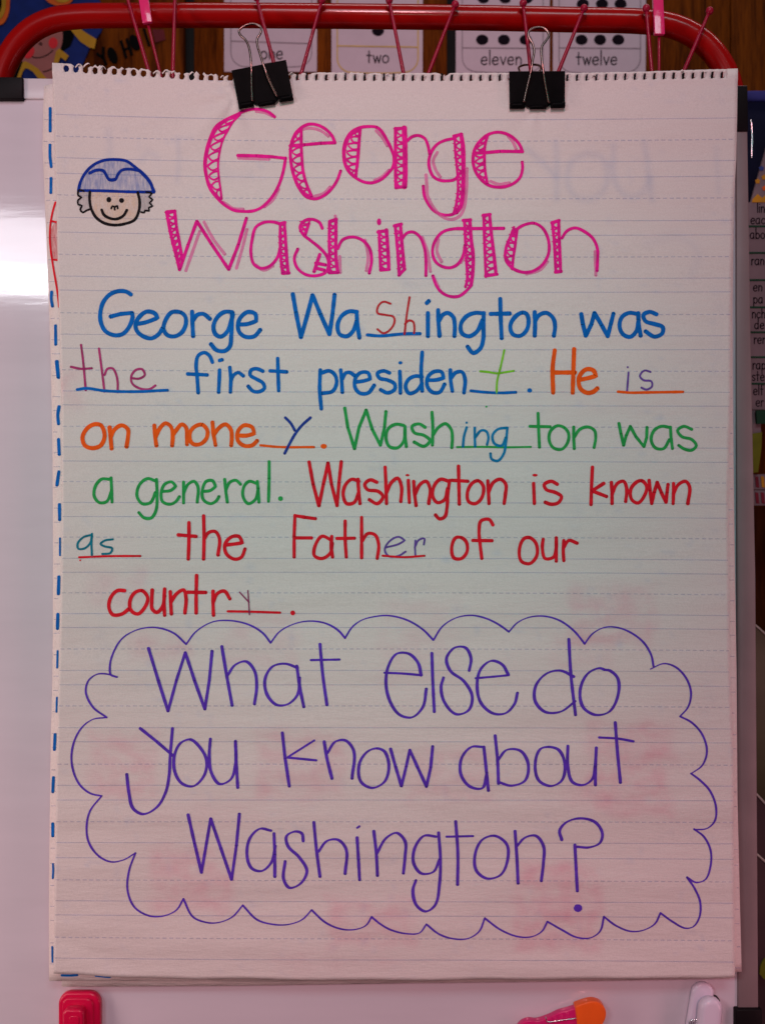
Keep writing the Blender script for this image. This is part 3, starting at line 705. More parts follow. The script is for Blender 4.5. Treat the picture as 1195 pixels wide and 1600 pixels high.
word(hw, 'red marker word Washington', 'red', 5.6, *I, ['L135 320 155 430 183 535', 'L183 535 205 430 228 325', 'L228 325 245 430 272 535', 'L272 535 282 420 293 318', 'C380 415 345 405 315 430 302 480 320 525 355 520 378 470', 'C375 405 378 460 385 525',
  'C468 420 435 408 408 430 420 455 475 465 498 490 470 525 430 505', 'C508 345 512 430 515 525', 'C515 470 540 420 570 400 588 440 585 515', 'C622 410 624 460 627 520', 'C648 415 652 470 660 535', 'C655 480 680 430 710 415 728 450 722 525',
  'C820 415 780 405 750 435 742 490 765 520 800 505 815 450', 'C825 410 815 480 812 540 800 590 775 600 755 580', 'C868 340 870 430 872 528', 'L835 410 915 415', 'C965 412 935 425 912 470 918 515 950 525 980 500 990 440 965 412',
  'C1012 412 1015 470 1018 525', 'C1015 470 1040 420 1075 405 1100 430 1098 480 1092 525'], [(618, 385, 10, 6)])
word(hw, 'red marker word is', 'red', 5.6, *J, ['C293 425 295 470 297 525', 'C410 430 380 415 345 432 355 455 400 470 430 490 415 520 380 528 350 518'], [(300, 385, 13, 7)])
word(hw, 'red marker word known', 'red', 5.6, *J, ['C582 345 578 430 575 530', 'L638 425 580 462 652 490', 'C675 420 678 470 678 525', 'C678 480 705 425 735 415 750 450 745 515', 'C825 412 800 418 770 455 775 505 805 522 835 490 848 440 825 412',
  'L860 410 865 460 873 525', 'L873 525 885 470 900 420', 'L900 420 920 470 943 518', 'L943 518 948 470 953 430', 'C980 425 980 470 978 525', 'C980 475 1005 430 1040 415 1058 440 1050 525'])
word(hw, 'thin teal word as', 'teal', 3.4, *Kk, ['C180 130 145 140 118 170 122 192 150 190 175 165 182 135', 'C182 125 180 165 182 222', 'C275 150 240 155 220 170 240 182 272 190 265 210 228 215'])
word(bl, 'red line under as', 'red', 3.4, *Kk, ['C125 230 250 225 398 224'], [(130, 243, 4)])
word(hw, 'red marker word the', 'red', 5.6, *Kk, ['C613 75 613 150 610 238', 'L565 130 645 137', 'C678 45 680 140 678 238', 'C680 150 700 120 730 115 748 145 742 220', 'C775 175 820 170 850 165 850 165 835 137 800 140 772 175 780 215 815 238 845 230 862 192'])
word(hw, 'red marker letters Fath', 'red', 5.4, *Ll, ['L48 35 45 110 45 185', 'L48 36 85 42 122 47', 'L45 116 108 116', 'C180 125 145 110 120 145 118 180 145 190 175 170 182 135', 'C180 110 178 150 183 185', 'C228 55 228 120 232 185', 'L198 118 262 117',
  'C287 42 287 110 287 188', 'C287 130 310 100 335 105 348 140 343 190'])
word(hw, 'thin purple letters er', 'purplet', 3.2, *Ll, ['C375 150 420 138 442 125 442 125 420 112 385 130 370 160 385 182 420 180 445 165', 'L480 125 478 150 480 178', 'C480 145 490 125 512 118 510 140'])
word(bl, 'red line under er', 'red', 3.4, *Ll, ['C362 180 440 185 513 180'])
word(hw, 'red marker word of', 'red', 5.4, *Ll, ['C645 115 625 115 610 150 618 188 645 190 665 165 662 130 645 115', 'C758 70 745 50 715 55 708 90 712 140 718 190', 'L685 125 755 126'])
word(hw, 'red marker word our', 'red', 5.4, *Ll, ['C890 115 870 118 853 155 860 200 890 208 915 180 912 135 890 115', 'C938 120 935 150 945 190 975 185 985 150 985 115', 'L985 120 985 200', 'C1012 125 1010 160 1012 198', 'C1012 150 1030 125 1060 135'])
word(hw, 'red marker letters countr', 'red', 5.8, *Kk, ['C328 378 295 378 265 410 258 455 275 485 315 482 345 460', 'C405 378 375 385 352 420 355 465 385 482 415 455 430 410 405 378', 'C450 375 448 420 450 460 470 475 495 450 505 400', 'C505 370 502 430 505 488',
  'C530 382 532 430 535 482', 'C532 430 560 390 590 375 600 410 595 478', 'C647 310 645 400 645 478', 'L608 385 688 386', 'C720 380 720 430 722 488', 'C720 430 740 390 770 380 795 415'])
word(bl, 'red line under y with period', 'red', 3.8, *Kk, ['C785 470 900 472 1018 476'], [(1074, 477, 11)])
word(hw, 'thin plum letter y', 'plum', 2.4, *Kk, ['L838 385 880 430', 'L875 378 882 485'])
PW = 5.2
word(hw, 'purple marker word What', 'purple', PW, *Mm, ['L350 145 385 260 420 370', 'L420 370 450 260 482 160', 'L482 160 515 260 552 363', 'L552 363 568 260 578 155', 'C613 138 630 240 650 350', 'C635 240 660 205 700 192 730 225 738 280 730 345',
  'C885 215 840 200 795 210 768 255 775 310 810 348 850 345 885 310 892 250', 'C882 208 892 280 907 355', 'C965 130 975 240 990 348', 'L932 187 1035 185'], chisel=.55)
word(hw, 'purple marker word else', 'purple', PW, *Nn, ['C85 212 150 215 205 220', 'C205 220 195 180 165 150 125 150 98 190 90 250 105 310 135 350 175 358 210 325 222 265', 'C240 148 243 240 248 340', 'C362 205 368 165 350 130 315 130 288 165 300 205 345 240 372 290 360 335 320 348 282 310 270 260 278 228',
  'C383 230 440 225 492 220', 'C490 218 470 185 435 173 400 200 388 250 400 310 440 345 480 345 510 315 520 278'], chisel=.55)
word(hw, 'purple marker word do', 'purple', PW, *Nn, ['C688 102 695 220 710 350', 'C705 225 660 205 615 215 580 255 578 305 610 340 660 340 710 305', 'C805 202 790 197 750 215 725 270 735 325 775 350 820 340 848 290 848 230 822 205 805 202'], chisel=.55)
word(hw, 'purple marker word you', 'purple', PW, *Mm, ['L320 432 380 480 438 530', 'C436 432 428 530 424 600 412 660 380 715 330 740 295 720 280 665 272 597', 'C500 472 465 485 443 530 445 590 470 630 510 640 550 600 558 545 530 495 500 472', 'C572 470 568 530 575 590 605 632 645 615 662 560 662 480', 'L662 478 665 560 670 645'], chisel=.55)
word(hw, 'purple marker word know', 'purple', PW, *Mm, ['L830 448 840 540 855 640', 'L945 475 850 535', 'L850 537 952 547', 'C980 480 990 540 1008 612', 'C992 520 1020 480 1055 475 1085 510 1080 612',
  'C1170 504 1136 515 1106 560 1112 624 1152 646 1196 624 1212 570 1196 515 1170 504', 'L1218 506 1236 570 1257 639', 'L1257 639 1274 570 1287 510', 'L1287 510 1315 572 1347 641', 'L1347 641 1362 572 1369 497'], chisel=.55)
word(hw, 'purple marker word about', 'purple', PW, *Nn, ['C405 455 370 455 338 490 335 545 365 585 405 590 420 540', 'C410 455 418 530 425 598', 'C447 418 455 500 458 575', 'C455 500 485 465 530 468 555 510 545 565 500 582 458 570', 'C622 455 595 462 578 510 590 565 630 583 665 565 675 510 655 465 622 455',
  'C685 452 685 520 700 570 735 580 765 560 775 510', 'L778 458 775 520 775 580', 'C840 375 848 480 857 572', 'C787 424 850 428 900 437'], chisel=.55)
word(hw, 'purple marker word Washington', 'purple', PW, *Oo, ['L492 168 515 270 540 375', 'L540 375 558 270 573 182', 'L573 182 610 290 648 400', 'L648 400 665 280 676 165', 'C790 225 750 218 715 250 703 310 720 360 755 370 790 340 805 280', 'L800 235 803 310 803 390',
  'C905 262 900 235 875 228 845 245 850 280 890 320 918 370 895 415 855 430 835 400 840 335', 'C943 195 952 290 965 390', 'C960 300 990 262 1030 258 1058 290 1055 380', 'L1098 250 1103 330 1107 402', 'L1098 215 1107 209',
  'C1158 227 1167 307 1171 386', 'C1169 307 1202 252 1240 233 1270 263 1270 318 1264 378'], chisel=.55)
word(hw, 'purple marker letters gton and question mark', 'purple', PW, *Pp, ['C255 225 215 222 185 260 180 310 205 345 245 340 265 300', 'C262 212 268 300 265 380 250 450 220 470 190 450 178 400 188 368', 'C318 175 325 280 324 382', 'L288 225 375 223', 'C445 222 405 235 382 280 385 335 420 362 465 350 488 300 485 250 445 222',
  'C512 207 518 290 522 378', 'C515 260 545 228 580 222 605 255 605 310 598 370', 'C665 235 658 205 680 178 725 165 775 178 798 215 790 245 755 260 715 258', 'L708 252 712 330 716 403'], [(718, 459, 14, 13)], chisel=.55)

# cloud border of arcs
def arc(fr, s): return [(fr[0][0] + x * fr[1], fr[0][1] + y * fr[1]) for x, y in nums(s)]
CL = [arc(Mm, '235 248 215 240 211 215 220 170 255 110 310 78 375 70 440 90 485 130'), arc(Mm, '485 130 520 85 580 50 640 45 710 60 760 90 788 125'), arc(Mm, '788 125 820 85 870 58 925 47 985 55 1030 80 1055 108'),
 arc(Nn, '-44 98 -20 62 10 40 60 27 100 25 160 40 210 70 245 105'), arc(Nn, '245 105 275 60 320 32 370 24 420 35 460 55 492 78'), arc(Nn, '492 78 520 48 560 30 610 27 660 42 705 75 740 117'),
 arc(Nn, '740 117 765 85 800 65 835 62 880 75 930 110 958 155 965 190'), arc(Nn, '955 200 1000 182 1040 195 1075 235 1088 280 1078 325 1052 355'), arc(Nn, '1052 355 1090 375 1125 415 1140 470 1125 515 1088 543'),
 arc(Pp, '1088 18 1115 38 1150 75 1170 130 1165 175 1140 198 1098 202'), arc(Pp, '1098 200 1130 225 1152 270 1152 320 1135 365 1105 375 1075 358'), arc(Pp, '1075 358 1100 395 1118 440 1115 490 1095 520 1070 525 1030 505 988 475'),
 arc(Pp, '988 475 970 510 930 532 890 535 840 515 803 487'), arc(Pp, '803 487 790 535 760 556 715 555 665 530 618 503'), arc(Pp, '618 503 600 535 565 553 520 552 465 530 413 492'), arc(Pp, '413 492 395 535 360 558 315 560 265 545 222 512'),
 arc(Pp, '222 512 200 540 160 543 105 530 70 510 43 488'), arc(Oo, '1150 535 1130 565 1090 580 1040 578 985 555 935 510'), arc(Oo, '935 510 900 545 850 562 800 562 740 545 688 493'), arc(Oo, '688 493 650 535 600 555 560 555 510 535 475 470'),
 arc(Oo, '475 470 450 510 400 532 350 530 300 500 275 440 280 370 303 305'), arc(Oo, '303 305 260 330 215 337 170 315 135 265 128 210 140 155 182 100'), arc(Mm, '182 675 140 665 100 630 75 560 80 490 110 430 150 400 200 393'), arc(Mm, '200 393 150 355 125 300 135 260 165 238 200 237 238 248')]
o = mesh('cloud_border', *merge([ribbon(c, 3.5, depth1, 0.00028, chisel=.5) for c in CL]), M['purple'], top)
o['label'] = 'purple scalloped cloud outline around the question'

# little drawn face in a tricorn hat
def fill(name, fr, s, mkey, off=0.00023):
    P = spline(arc(fr, s), 4); c = sum((Vector(p) for p in P), Vector((0, 0))) / len(P)
    v = [W(c.x, c.y, depth1(c.x, c.y) - off)]; f = []; R = 5
    for r in range(1, R + 1):
        for p in P: 
            q = c.lerp(Vector(p), r / R); v.append(W(q.x, q.y, depth1(q.x, q.y) - off))
    n = len(P)
    for i in range(n - 1): f.append((0, 1 + i, 2 + i))
    for r in range(R - 1):
        for i in range(n - 1):
            a = 1 + r * n + i; f.append((a, a + n, a + n + 1, a + 1))
    return mesh(name, v, f, M[mkey], top)
fill('hat_shading', Q, '250 588 265 530 300 470 350 425 410 400 480 395 550 405 600 440 640 475 690 530 722 595 560 596 400 590 250 588', 'hatfill')
fill('face_shading', Q, '322 600 322 640 332 700 362 750 410 785 470 798 540 790 598 765 622 720 630 660 620 600 470 598 322 600', 'skinfill')
fill('hair_shading', Q, '320 600 255 595 250 650 252 690 285 715 320 705 320 600', 'hairfill')
fill('hair_shading', Q, '630 600 705 605 712 650 700 690 660 722 630 720 630 600', 'hairfill')
word('hat_outline', 'navy outline of the drawn hat', 'navy', 4.6, *Q, ['C250 590 265 530 300 470 350 425 410 400 480 395 550 405 600 440 640 475 690 530 722 595', 'C600 440 650 480 697 535 716 590', 'C250 588 400 590 560 596 720 598',
  'C320 480 360 462 405 465 425 495 440 520 480 520 495 490 520 462 570 455 630 465', 'C412 470 430 505 445 520 478 518'])
word('face_outline', 'black outline of the drawn smiling face', 'black', 4.4, *Q, ['C322 595 320 640 330 700 360 755 410 790 470 803 540 795 600 770 625 720 632 660 620 600', 'C395 708 410 740 450 762 490 765 530 745 552 710'], [(440, 645, 15, 17), (519, 650, 16, 15)])
word('face_outline', 'thin black curls and nose of the drawn face', 'black', 3.0, *Q, ['C285 592 255 585 248 600 250 620 270 630 248 648 250 675 272 682 262 705 278 725 300 712 322 705', 'C672 598 708 605 690 628 712 645 693 665 712 685 688 695 690 715 664 712 660 725 640 722',
  'C455 700 462 685 478 690 492 683 495 700', 'L475 692 477 708'])

# blue dashes and red bracket on the left strip of the second sheet
cA = ((0, 90), .3191); cB = ((59.2, 550), .2811); cC = ((59.2, 980), .3627)
word('border_dash', 'blue dashes down the left margin', 'blue', 4.6, *cA, ['L247 248 247 360', 'C246 427 246 480 252 535', 'L251 590 250 662', 'C254 1147 252 1180 258 1218', 'L273 1312 274 1405', 'L282 1487 288 1568'], parent=e2, dfn=depth2)
word('border_dash', 'blue dashes down the left margin', 'blue', 5.0, *cB, ['L105 52 113 140', 'C119 303 112 350 116 400', 'L116 485 120 570', 'L118 665 107 740', 'L121 847 122 933', 'L118 1249 115 1345', 'L112 1457 110 1538'], parent=e2, dfn=depth2)
word('border_dash', 'thin blue dash by the margin', 'blue', 3.0, *cB, ['L124 1035 124 1130'], parent=e2, dfn=depth2)
word('border_dash', 'blue dashes down the left margin', 'blue', 3.0, *cC, ['L86 102 84 175', 'C66 1020 67 1050 65 1082', 'L83 303 81 365', 'L63 1377 64 1442'], parent=e2, dfn=depth2)
word('border_dash', 'blue dashes down the left margin', 'blue', 4.6, *cC, ['L75 462 72 528', 'L68 647 65 710', 'L65 846 65 900'], parent=e2, dfn=depth2)
word('border_dash', 'short blue dash at the bottom left corner', 'blue', 3.6, (0, 0), 1, ['C97 1524 110 1524.3 121 1523.6', 'C150 1524.5 160 1525.5 172 1526.6'], parent=e2, dfn=depth2)
bf = spline([(87, 345), (79, 362), (78.5, 378), (81, 402), (92, 406)], 4)
v = [W(a.x, a.y, depth2(a.x, a.y) - .00013) for a in bf] + [W(93, a.y, depth2(93, a.y) - .00013) for a in bf]; n_ = len(bf)
mesh('bracket_shading', v, [(i, i + 1, n_ + i + 1, n_ + i) for i in range(n_ - 1)], M['pinkfill'], e2)
word('border_bracket', 'red bracket in the left margin', 'red', 3.2, *cA, ['C273 708 258 760 247 830 246 900 255 980 268 1060 280 1130 291 1222', 'L250 800 280 806', 'L256 988 284 992'], parent=e2, dfn=depth2)

# ------------------------------------------------------------------ easel: board, rails, corner caps, red tube
BY = 0.0140
ez = empty('whiteboard_easel', W(600, 1700, BY + 0.01), 'white dry-erase easel with black corner caps and a red tube hoop over its top', 'easel')
slab('whiteboard_panel', [(-700, 130), (1160, 150), (1160, 1900), (-700, 1900)], BY + 0.001, BY + 0.012, M['board'], ez)
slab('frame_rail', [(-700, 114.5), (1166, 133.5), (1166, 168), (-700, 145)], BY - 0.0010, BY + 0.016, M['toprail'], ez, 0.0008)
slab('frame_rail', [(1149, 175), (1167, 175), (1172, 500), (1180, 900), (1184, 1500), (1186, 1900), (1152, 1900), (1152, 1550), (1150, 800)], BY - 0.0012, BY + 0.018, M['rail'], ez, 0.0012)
slab('corner_cap', [(-60, 119), (36, 120), (36, 155), (-60, 155)], BY - 0.0042, BY + 0.020, M['blackp'], ez, 0.0012)
slab('corner_cap', [(1120, 133), (1167.5, 133.5), (1168.5, 204.5), (1120, 204)], BY - 0.0030, BY + 0.021, M['blackp'], ez, 0.0010)
slab('corner_cap', [(1149, 1578), (1190.5, 1578), (1191, 1680), (1149, 1680)], BY - 0.0060, BY + 0.021, M['blackp'], ez, 0.0010)
TY = 0.0275
path = spline([(-8, 165), (0, 125), (9, 100), (26, 71), (52, 46), (85, 31), (125, 25.5), (170, 24.5), (600, 26), (900, 31), (1000, 33.5), (1035, 37), (1068, 47), (1098, 66), (1122, 93), (1138, 125), (1146, 160)], 12)
v, f = tube3([W(p.x, p.y, TY) for p in path], 0.0108, 24)
mesh('top_tube', v, f, M['tube'], ez)

# ------------------------------------------------------------------ binder clips
def binder(label, tl, tr, br, bl_, wirepts, back, lean):
    e = empty('binder_clip', W((bl_[0] + br[0]) / 2, (bl_[1] + br[1]) / 2, 0), label, 'binder clip', 'black binder clips on the top edge of the paper')
    tl, tr, br, bl_ = map(Vector, (tl, tr, br, bl_))
    def P(s, t, y): 
        a = tl.lerp(tr, s); b = bl_.lerp(br, s); q = a.lerp(b, t); return W(q.x, q.y, y)
    yf = lambda t: -0.0075 + 0.0045 * t
    # front plate with the two notches where the wire leaves
    prof = [(0, 0), (1, 0), (1, .90), (.74, .90), (.71, .955), (.67, 1.0), (.35, 1.0), (.31, .955), (.28, .90), (0, .90)]
    n = len(prof); v = [P(s, t, yf(t)) for s, t in prof] + [P(s, t, yf(t) + 0.0007) for s, t in prof]
    fc = [tuple(range(n)), tuple(range(2*n-1, n-1, -1))] + [(i, i + n, (i+1) % n + n, (i+1) % n) for i in range(n)]
    parts = [(v, fc)]
    # spine: slightly bowed strip from front to back, then back plate
    rows = 8; v = []; fc = []
    for i in range(rows + 1):
        t = i / rows; y = -0.0075 + 0.044 * t; z = -0.018 * math.sin(math.pi * t) * 0.6
        for s in (0, 1):
            for dz in (0, 0.012):
                v.append(P(s, z + dz + 0.0, y))
    for i in range(rows):
        a = 4 * i
        for q, r in ((0, 1), (1, 3), (3, 2), (2, 0)): fc.append((a + q, a + r, a + r + 4, a + q + 4))
    fc += [(0, 1, 3, 2), (4*rows, 4*rows+2, 4*rows+3, 4*rows+1)]
    parts.append((v, fc))
    v = [P(0, 0, .0365), P(1, 0, .0365), P(1, 1, .0315), P(0, 1, .0315), P(0, 0, .0358), P(1, 0, .0358), P(1, 1, .0308), P(0, 1, .0308)]
    parts.append((v, [(0,1,2,3), (7,6,5,4), (0,4,5,1), (1,5,6,2), (2,6,7,3), (3,7,4,0)]))
    body = mesh('clip_body', *merge(parts), M['clipb'], e, smooth=False)
    bm = bmesh.new(); bm.from_mesh(body.data); bmesh.ops.recalc_face_normals(bm, faces=bm.faces); bm.to_mesh(body.data); bm.free()
    bevel(body, 0.0003, 2)
    for a, b, r, t in ((0.0, .275, .0028, .935), (.745, 1.0, .0028, .935), (.36, .66, .0019, .985)):
        v, fc = tube3([P(a + (b - a) * i / 4, t, yf(t) - 0.0006) for i in range(5)], r, 14)
        mesh('jaw_lip', v, fc, M['clipb'], e)
    yw = lambda y, y0: -0.0058 - 0.0050 * min(1, (y0 - y) / 45) + 0.003 * max(0, (y0 - y - 60) / 60)
    y0 = wirepts[0][1]
    pts = spline(wirepts, 2.0)
    v, fc = tube3([W(p.x, p.y, yw(p.y, y0)) for p in pts], 0.00105, 10)
    mesh('wire_handle', v, fc, M['wire'], e)
    v, fc = tube3([W(*p) for p in back], 0.00105, 10); mesh('wire_handle', v, fc, M['wire'], e)
    return e
def spl3(L):
    out = []
    xs = spline([(a[0], a[1]) for a in L], 2.0)
    n = len(xs)
    for i, q in enumerate(xs):
        t = i / (n - 1) * (len(L) - 1); k = min(int(t), len(L) - 2); out.append((q.x, q.y, L[k][2] + (L[k+1][2] - L[k][2]) * (t - k)))
    return out
binder('tilted black binder clip at the left, with its wire loop over the card reading one', (362, 110.5), (447, 94), (459, 156), (374, 169.5),
  nums('394.5 158 393.5 130 392.7 102 391.6 88 388 70.4 383.4 62 376 55 373.6 48.5 379 42.5 391.6 37.6 403.3 39.3 408.6 45.2 407 52 402 61 402 69.2 406.8 85.6 412.7 104.4 422 127.8 433.2 151'),
  spl3([(410, 106, .034), (409, 103, .05), (414, 101, .066), (426, 99, .07), (436, 98, .066), (438, 100, .05), (436, 102, .034)]), 0)
binder('upright black binder clip at the right, between the cards reading eleven and twelve', (795, 112), (882.5, 111.5), (882, 167.5), (796, 169),
  nums('818 160 823 138 828.6 113.8 831.5 96 834 78 831 67 825 56.5 825.4 50 832 44.6 845 43 853 47 857 55.5 852 64.5 846.4 72 845.2 79 847 100 851 125.5 857.5 161'),
  spl3([(812, 112, .034), (810, 106, .05), (815, 102.5, .066), (829, 101, .07), (842, 102.5, .066), (845, 106, .05), (842, 112, .034)]), 0)

# ------------------------------------------------------------------ pink rods behind the paper
RY = 0.0085
gr = 'pink ball-tipped rods standing between the paper and the red tube'
def rod(top_, bot, label, ball=True, r=0.00155):
    dx = (bot[0] - top_[0]) / (bot[1] - top_[1]); low = (bot[0] + dx * 22, bot[1] + 22)
    e = empty('pointer_rod', W(low[0], low[1], RY), label, 'pointer rod', gr)
    P = [W(top_[0] + (low[0] - top_[0]) * i / 10, top_[1] + (low[1] - top_[1]) * i / 10, RY) for i in range(11)]
    v, f = tube3(P, r, 12, rs=[r * (0.92 + 0.28 * i / 10) for i in range(11)])
    mesh('shaft', v, f, M['rod'], e)
    if ball:
        bm = bmesh.new(); bmesh.ops.create_uvsphere(bm, u_segments=20, v_segments=14, radius=0.0034)
        c = W(top_[0], top_[1], RY)
        for q in bm.verts: q.co = Vector((q.co.x, q.co.y, q.co.z * 1.08)) + c
        me = bpy.data.meshes.new('ball_tip'); bm.to_mesh(me); bm.free(); link('ball_tip', me, M['rod'], e)
    return e
rod((197, -12), (233, 112), 'leftmost pink rod, leaning right in front of the black YO HO letters')
rod((274, -12), (270, 126), 'nearly upright pink rod just left of the black gap in the cabinet')
rod((401, -4), (429, 102), 'pink rod passing behind the wire of the tilted binder clip')
rod((503, 0), (470, 118), 'pink rod leaning over the right side of the card reading one')
rod((608, 0), (631, 118), 'pink rod crossing the right side of the card reading two')
rod((711, 7), (668, 118), 'pink rod crossing the black gap between the cards two and eleven')
rod((817, 5), (829, 112), 'pink rod behind the wire loop of the upright binder clip')
rod((912, 13), (872, 112), 'pink rod leaning over the left side of the card reading twelve')
rod((1009, 13), (1018, 115), 'pink rod at the right edge of the card reading twelve')
rod((1108, 17), (1067, 113), 'rightmost pink rod, over the bend of the red tube')
def handled(top_, mid, bot, wd, label):
    dx = (bot[0] - mid[0]) / (bot[1] - mid[1]); low = (bot[0] + dx * 22, bot[1] + 22)
    e = empty('pointer_stick', W(low[0], low[1], RY - 0.0045), label, 'pointer', 'pink pointers with flat glossy handles')
    P = [W(mid[0] + (low[0] - mid[0]) * i / 8, mid[1] + (low[1] - mid[1]) * i / 8, RY - 0.0) for i in range(9)]
    v, f = tube3(P, 0.0013, 12); mesh('shaft', v, f, M['rod'], e)
    t = (Vector(mid) - Vector(top_)).normalized(); n = Vector((-t.y, t.x)) * wd / 2
    a, b = Vector(top_), Vector(mid)
    o = slab('flat_handle', [tuple(a - n), tuple(a + n), tuple(b + n), tuple(b - n)], RY - 0.0022, RY + 0.0022, M['foil'], e, 0.0006, 3)
    zb = min(q.co.z for q in o.data.vertices)
    for q in o.data.vertices: q.co.y += 0.15 * (q.co.z - zb) - 0.003
    return e
handled((219, -30), (231.5, 37), (250, 112), 15, 'pink pointer with a glossy flat handle above the YO HO letters')
handled((1029, -40), (1029, 55.5), (1029, 112), 16, 'pink pointer with a glossy flat handle right of the card reading twelve')

# ------------------------------------------------------------------ clips standing on the board near its lower edge
e = empty('magnetic_clip', W(124, 1660, BY), 'crimson plastic magnetic clip with rounded corners at the lower left of the board', 'magnetic clip')
slab('clip_back', rrect(91, 1551, 157, 1665, 19, 8), BY - 0.0075, BY + 0.0008, M['magc'], e, 0.0028, 5)
o = slab('clip_rim', [(p[0] + (p[1] - 1600) * 0.03, p[1]) for p in rrect(98, 1560, 147, 1665, 12, 8)], BY - 0.0095, BY - 0.0060, M['magc'], e, 0.0016, 4)
slab('clip_lever', rrect(98, 1578, 131, 1665, 9, 8), BY - 0.0190, BY - 0.0080, M['magc'], e, 0.0024, 5)
slab('lever_pad', rrect(108, 1588, 124, 1665, 5, 6), BY - 0.0198, BY - 0.0186, M['magc'], e, 0.0008, 3)
slab('hinge_slot', rrect(113, 1571.5, 131, 1577, 2, 3), BY - 0.0098, BY - 0.0090, M['blackp'], e)
e = empty('bag_clip', W(880, 1625, BY), 'clip with an orange rounded grip and a magenta body lying at the bottom edge', 'plastic clip')
slab('grip', spline([(898, 1573), (898, 1573), (912, 1568), (926, 1565), (939, 1569), (946, 1579), (946, 1590), (939, 1604), (928, 1616), (903, 1620), (903, 1620), (901, 1596), (898, 1573)][:-1], 3), BY - 0.0110, BY - 0.0012, M['orap'], e, 0.0030, 5)
slab('clip_body', spline([(899, 1575), (899, 1575), (886, 1579), (872, 1583), (862, 1588), (852, 1592), (838, 1596), (826, 1595), (814, 1600), (806, 1612), (806, 1630), (860, 1635), (904, 1630), (904, 1630), (902, 1600)], 3), BY - 0.0085, BY - 0.0008, M['magd'], e, 0.0018, 4)
v, f = tube3([W(p.x, p.y, BY - 0.0105) for p in spline([(852, 1589), (855, 1597), (856, 1597), (878, 1594), (900, 1591)], 2)], 0.00055, 8); mesh('spring_wire', v, f, M['chrome'], e)
v, f = tube3([W(p.x, p.y, BY - 0.0108) for p in spline([(862, 1612), (880, 1605), (900, 1602)], 2)], 0.00055, 8); mesh('spring_wire', v, f, M['chrome'], e)
for k, xx in enumerate((864, 874, 884)):
    slab('grip_rib', [(xx, 1590 - k * 3), (xx + 4, 1589 - k * 3), (xx + 6, 1612), (xx + 2, 1612)], BY - 0.0094, BY - 0.0080, M['magd'], e, 0.0003, 2)
e = empty('white_clip', W(1095, 1660, BY), 'white rounded plastic clip with a small spring at the lower right of the board', 'plastic clip')
def capsule(name, a, b, r, y0, y1, m, par):
    a, b = Vector(a), Vector(b); t = (b - a).normalized(); n = Vector((-t.y, t.x)); out = []
    for i in range(13):
        th = math.pi * i / 12; q = a + n * (r * math.cos(th)) - t * (r * math.sin(th)); out.append(tuple(q))
    for i in range(13):
        th = math.pi * i / 12; q = b - n * (r * math.cos(th)) + t * (r * math.sin(th)); out.append(tuple(q))
    return slab(name, out, y0, y1, m, par, min((y1 - y0) * 0.45, r * K * 0.7), 6)
capsule('rear_jaw', (1098.5, 1554), (1083, 1650), 17.5, BY - 0.0075, BY - 0.0002, M['whip'], e)
capsule('front_jaw', (1112, 1580), (1106, 1650), 18.5, BY - 0.0220, BY - 0.0100, M['whip'], e)
v, f = tube3([W(1079 + 5.0 * math.cos(t * .9) + t * 0.5, 1597 + 4 * math.sin(t * .9), BY - 0.0105 - 0.0002 * t) for t in range(24)], 0.00045, 8)
mesh('spring', v, f, M['chrome'], e)
slab('pivot_pin', ellipse(1119, 1563, 6, 4, 16, .5), BY - 0.009, BY - 0.003, M['blackp'], e, 0.0005)

# ------------------------------------------------------------------ background: cabinet with posters
WY = 0.62
cab = empty('wooden_cabinet', W(600, 2300, WY), 'brown wood-veneer cabinet doors behind the easel', 'cabinet')
slab('carcass', [(-900, -900), (2100, -900), (2100, 2500), (-900, 2500)], WY + 0.020, WY + 0.06, M['gap'], cab)
for x0, x1 in ((-900, -130), (-112, 287), (303.5, 698), (712.5, 1140), (1141.5, 1560), (1575, 2100)):
    slab('cabinet_door', [(x0, -900), (x1, -900), (x1, 2500), (x0, 2500)], WY, WY + 0.019, M['wood'], cab, 0.001)
CY = WY - 0.0012
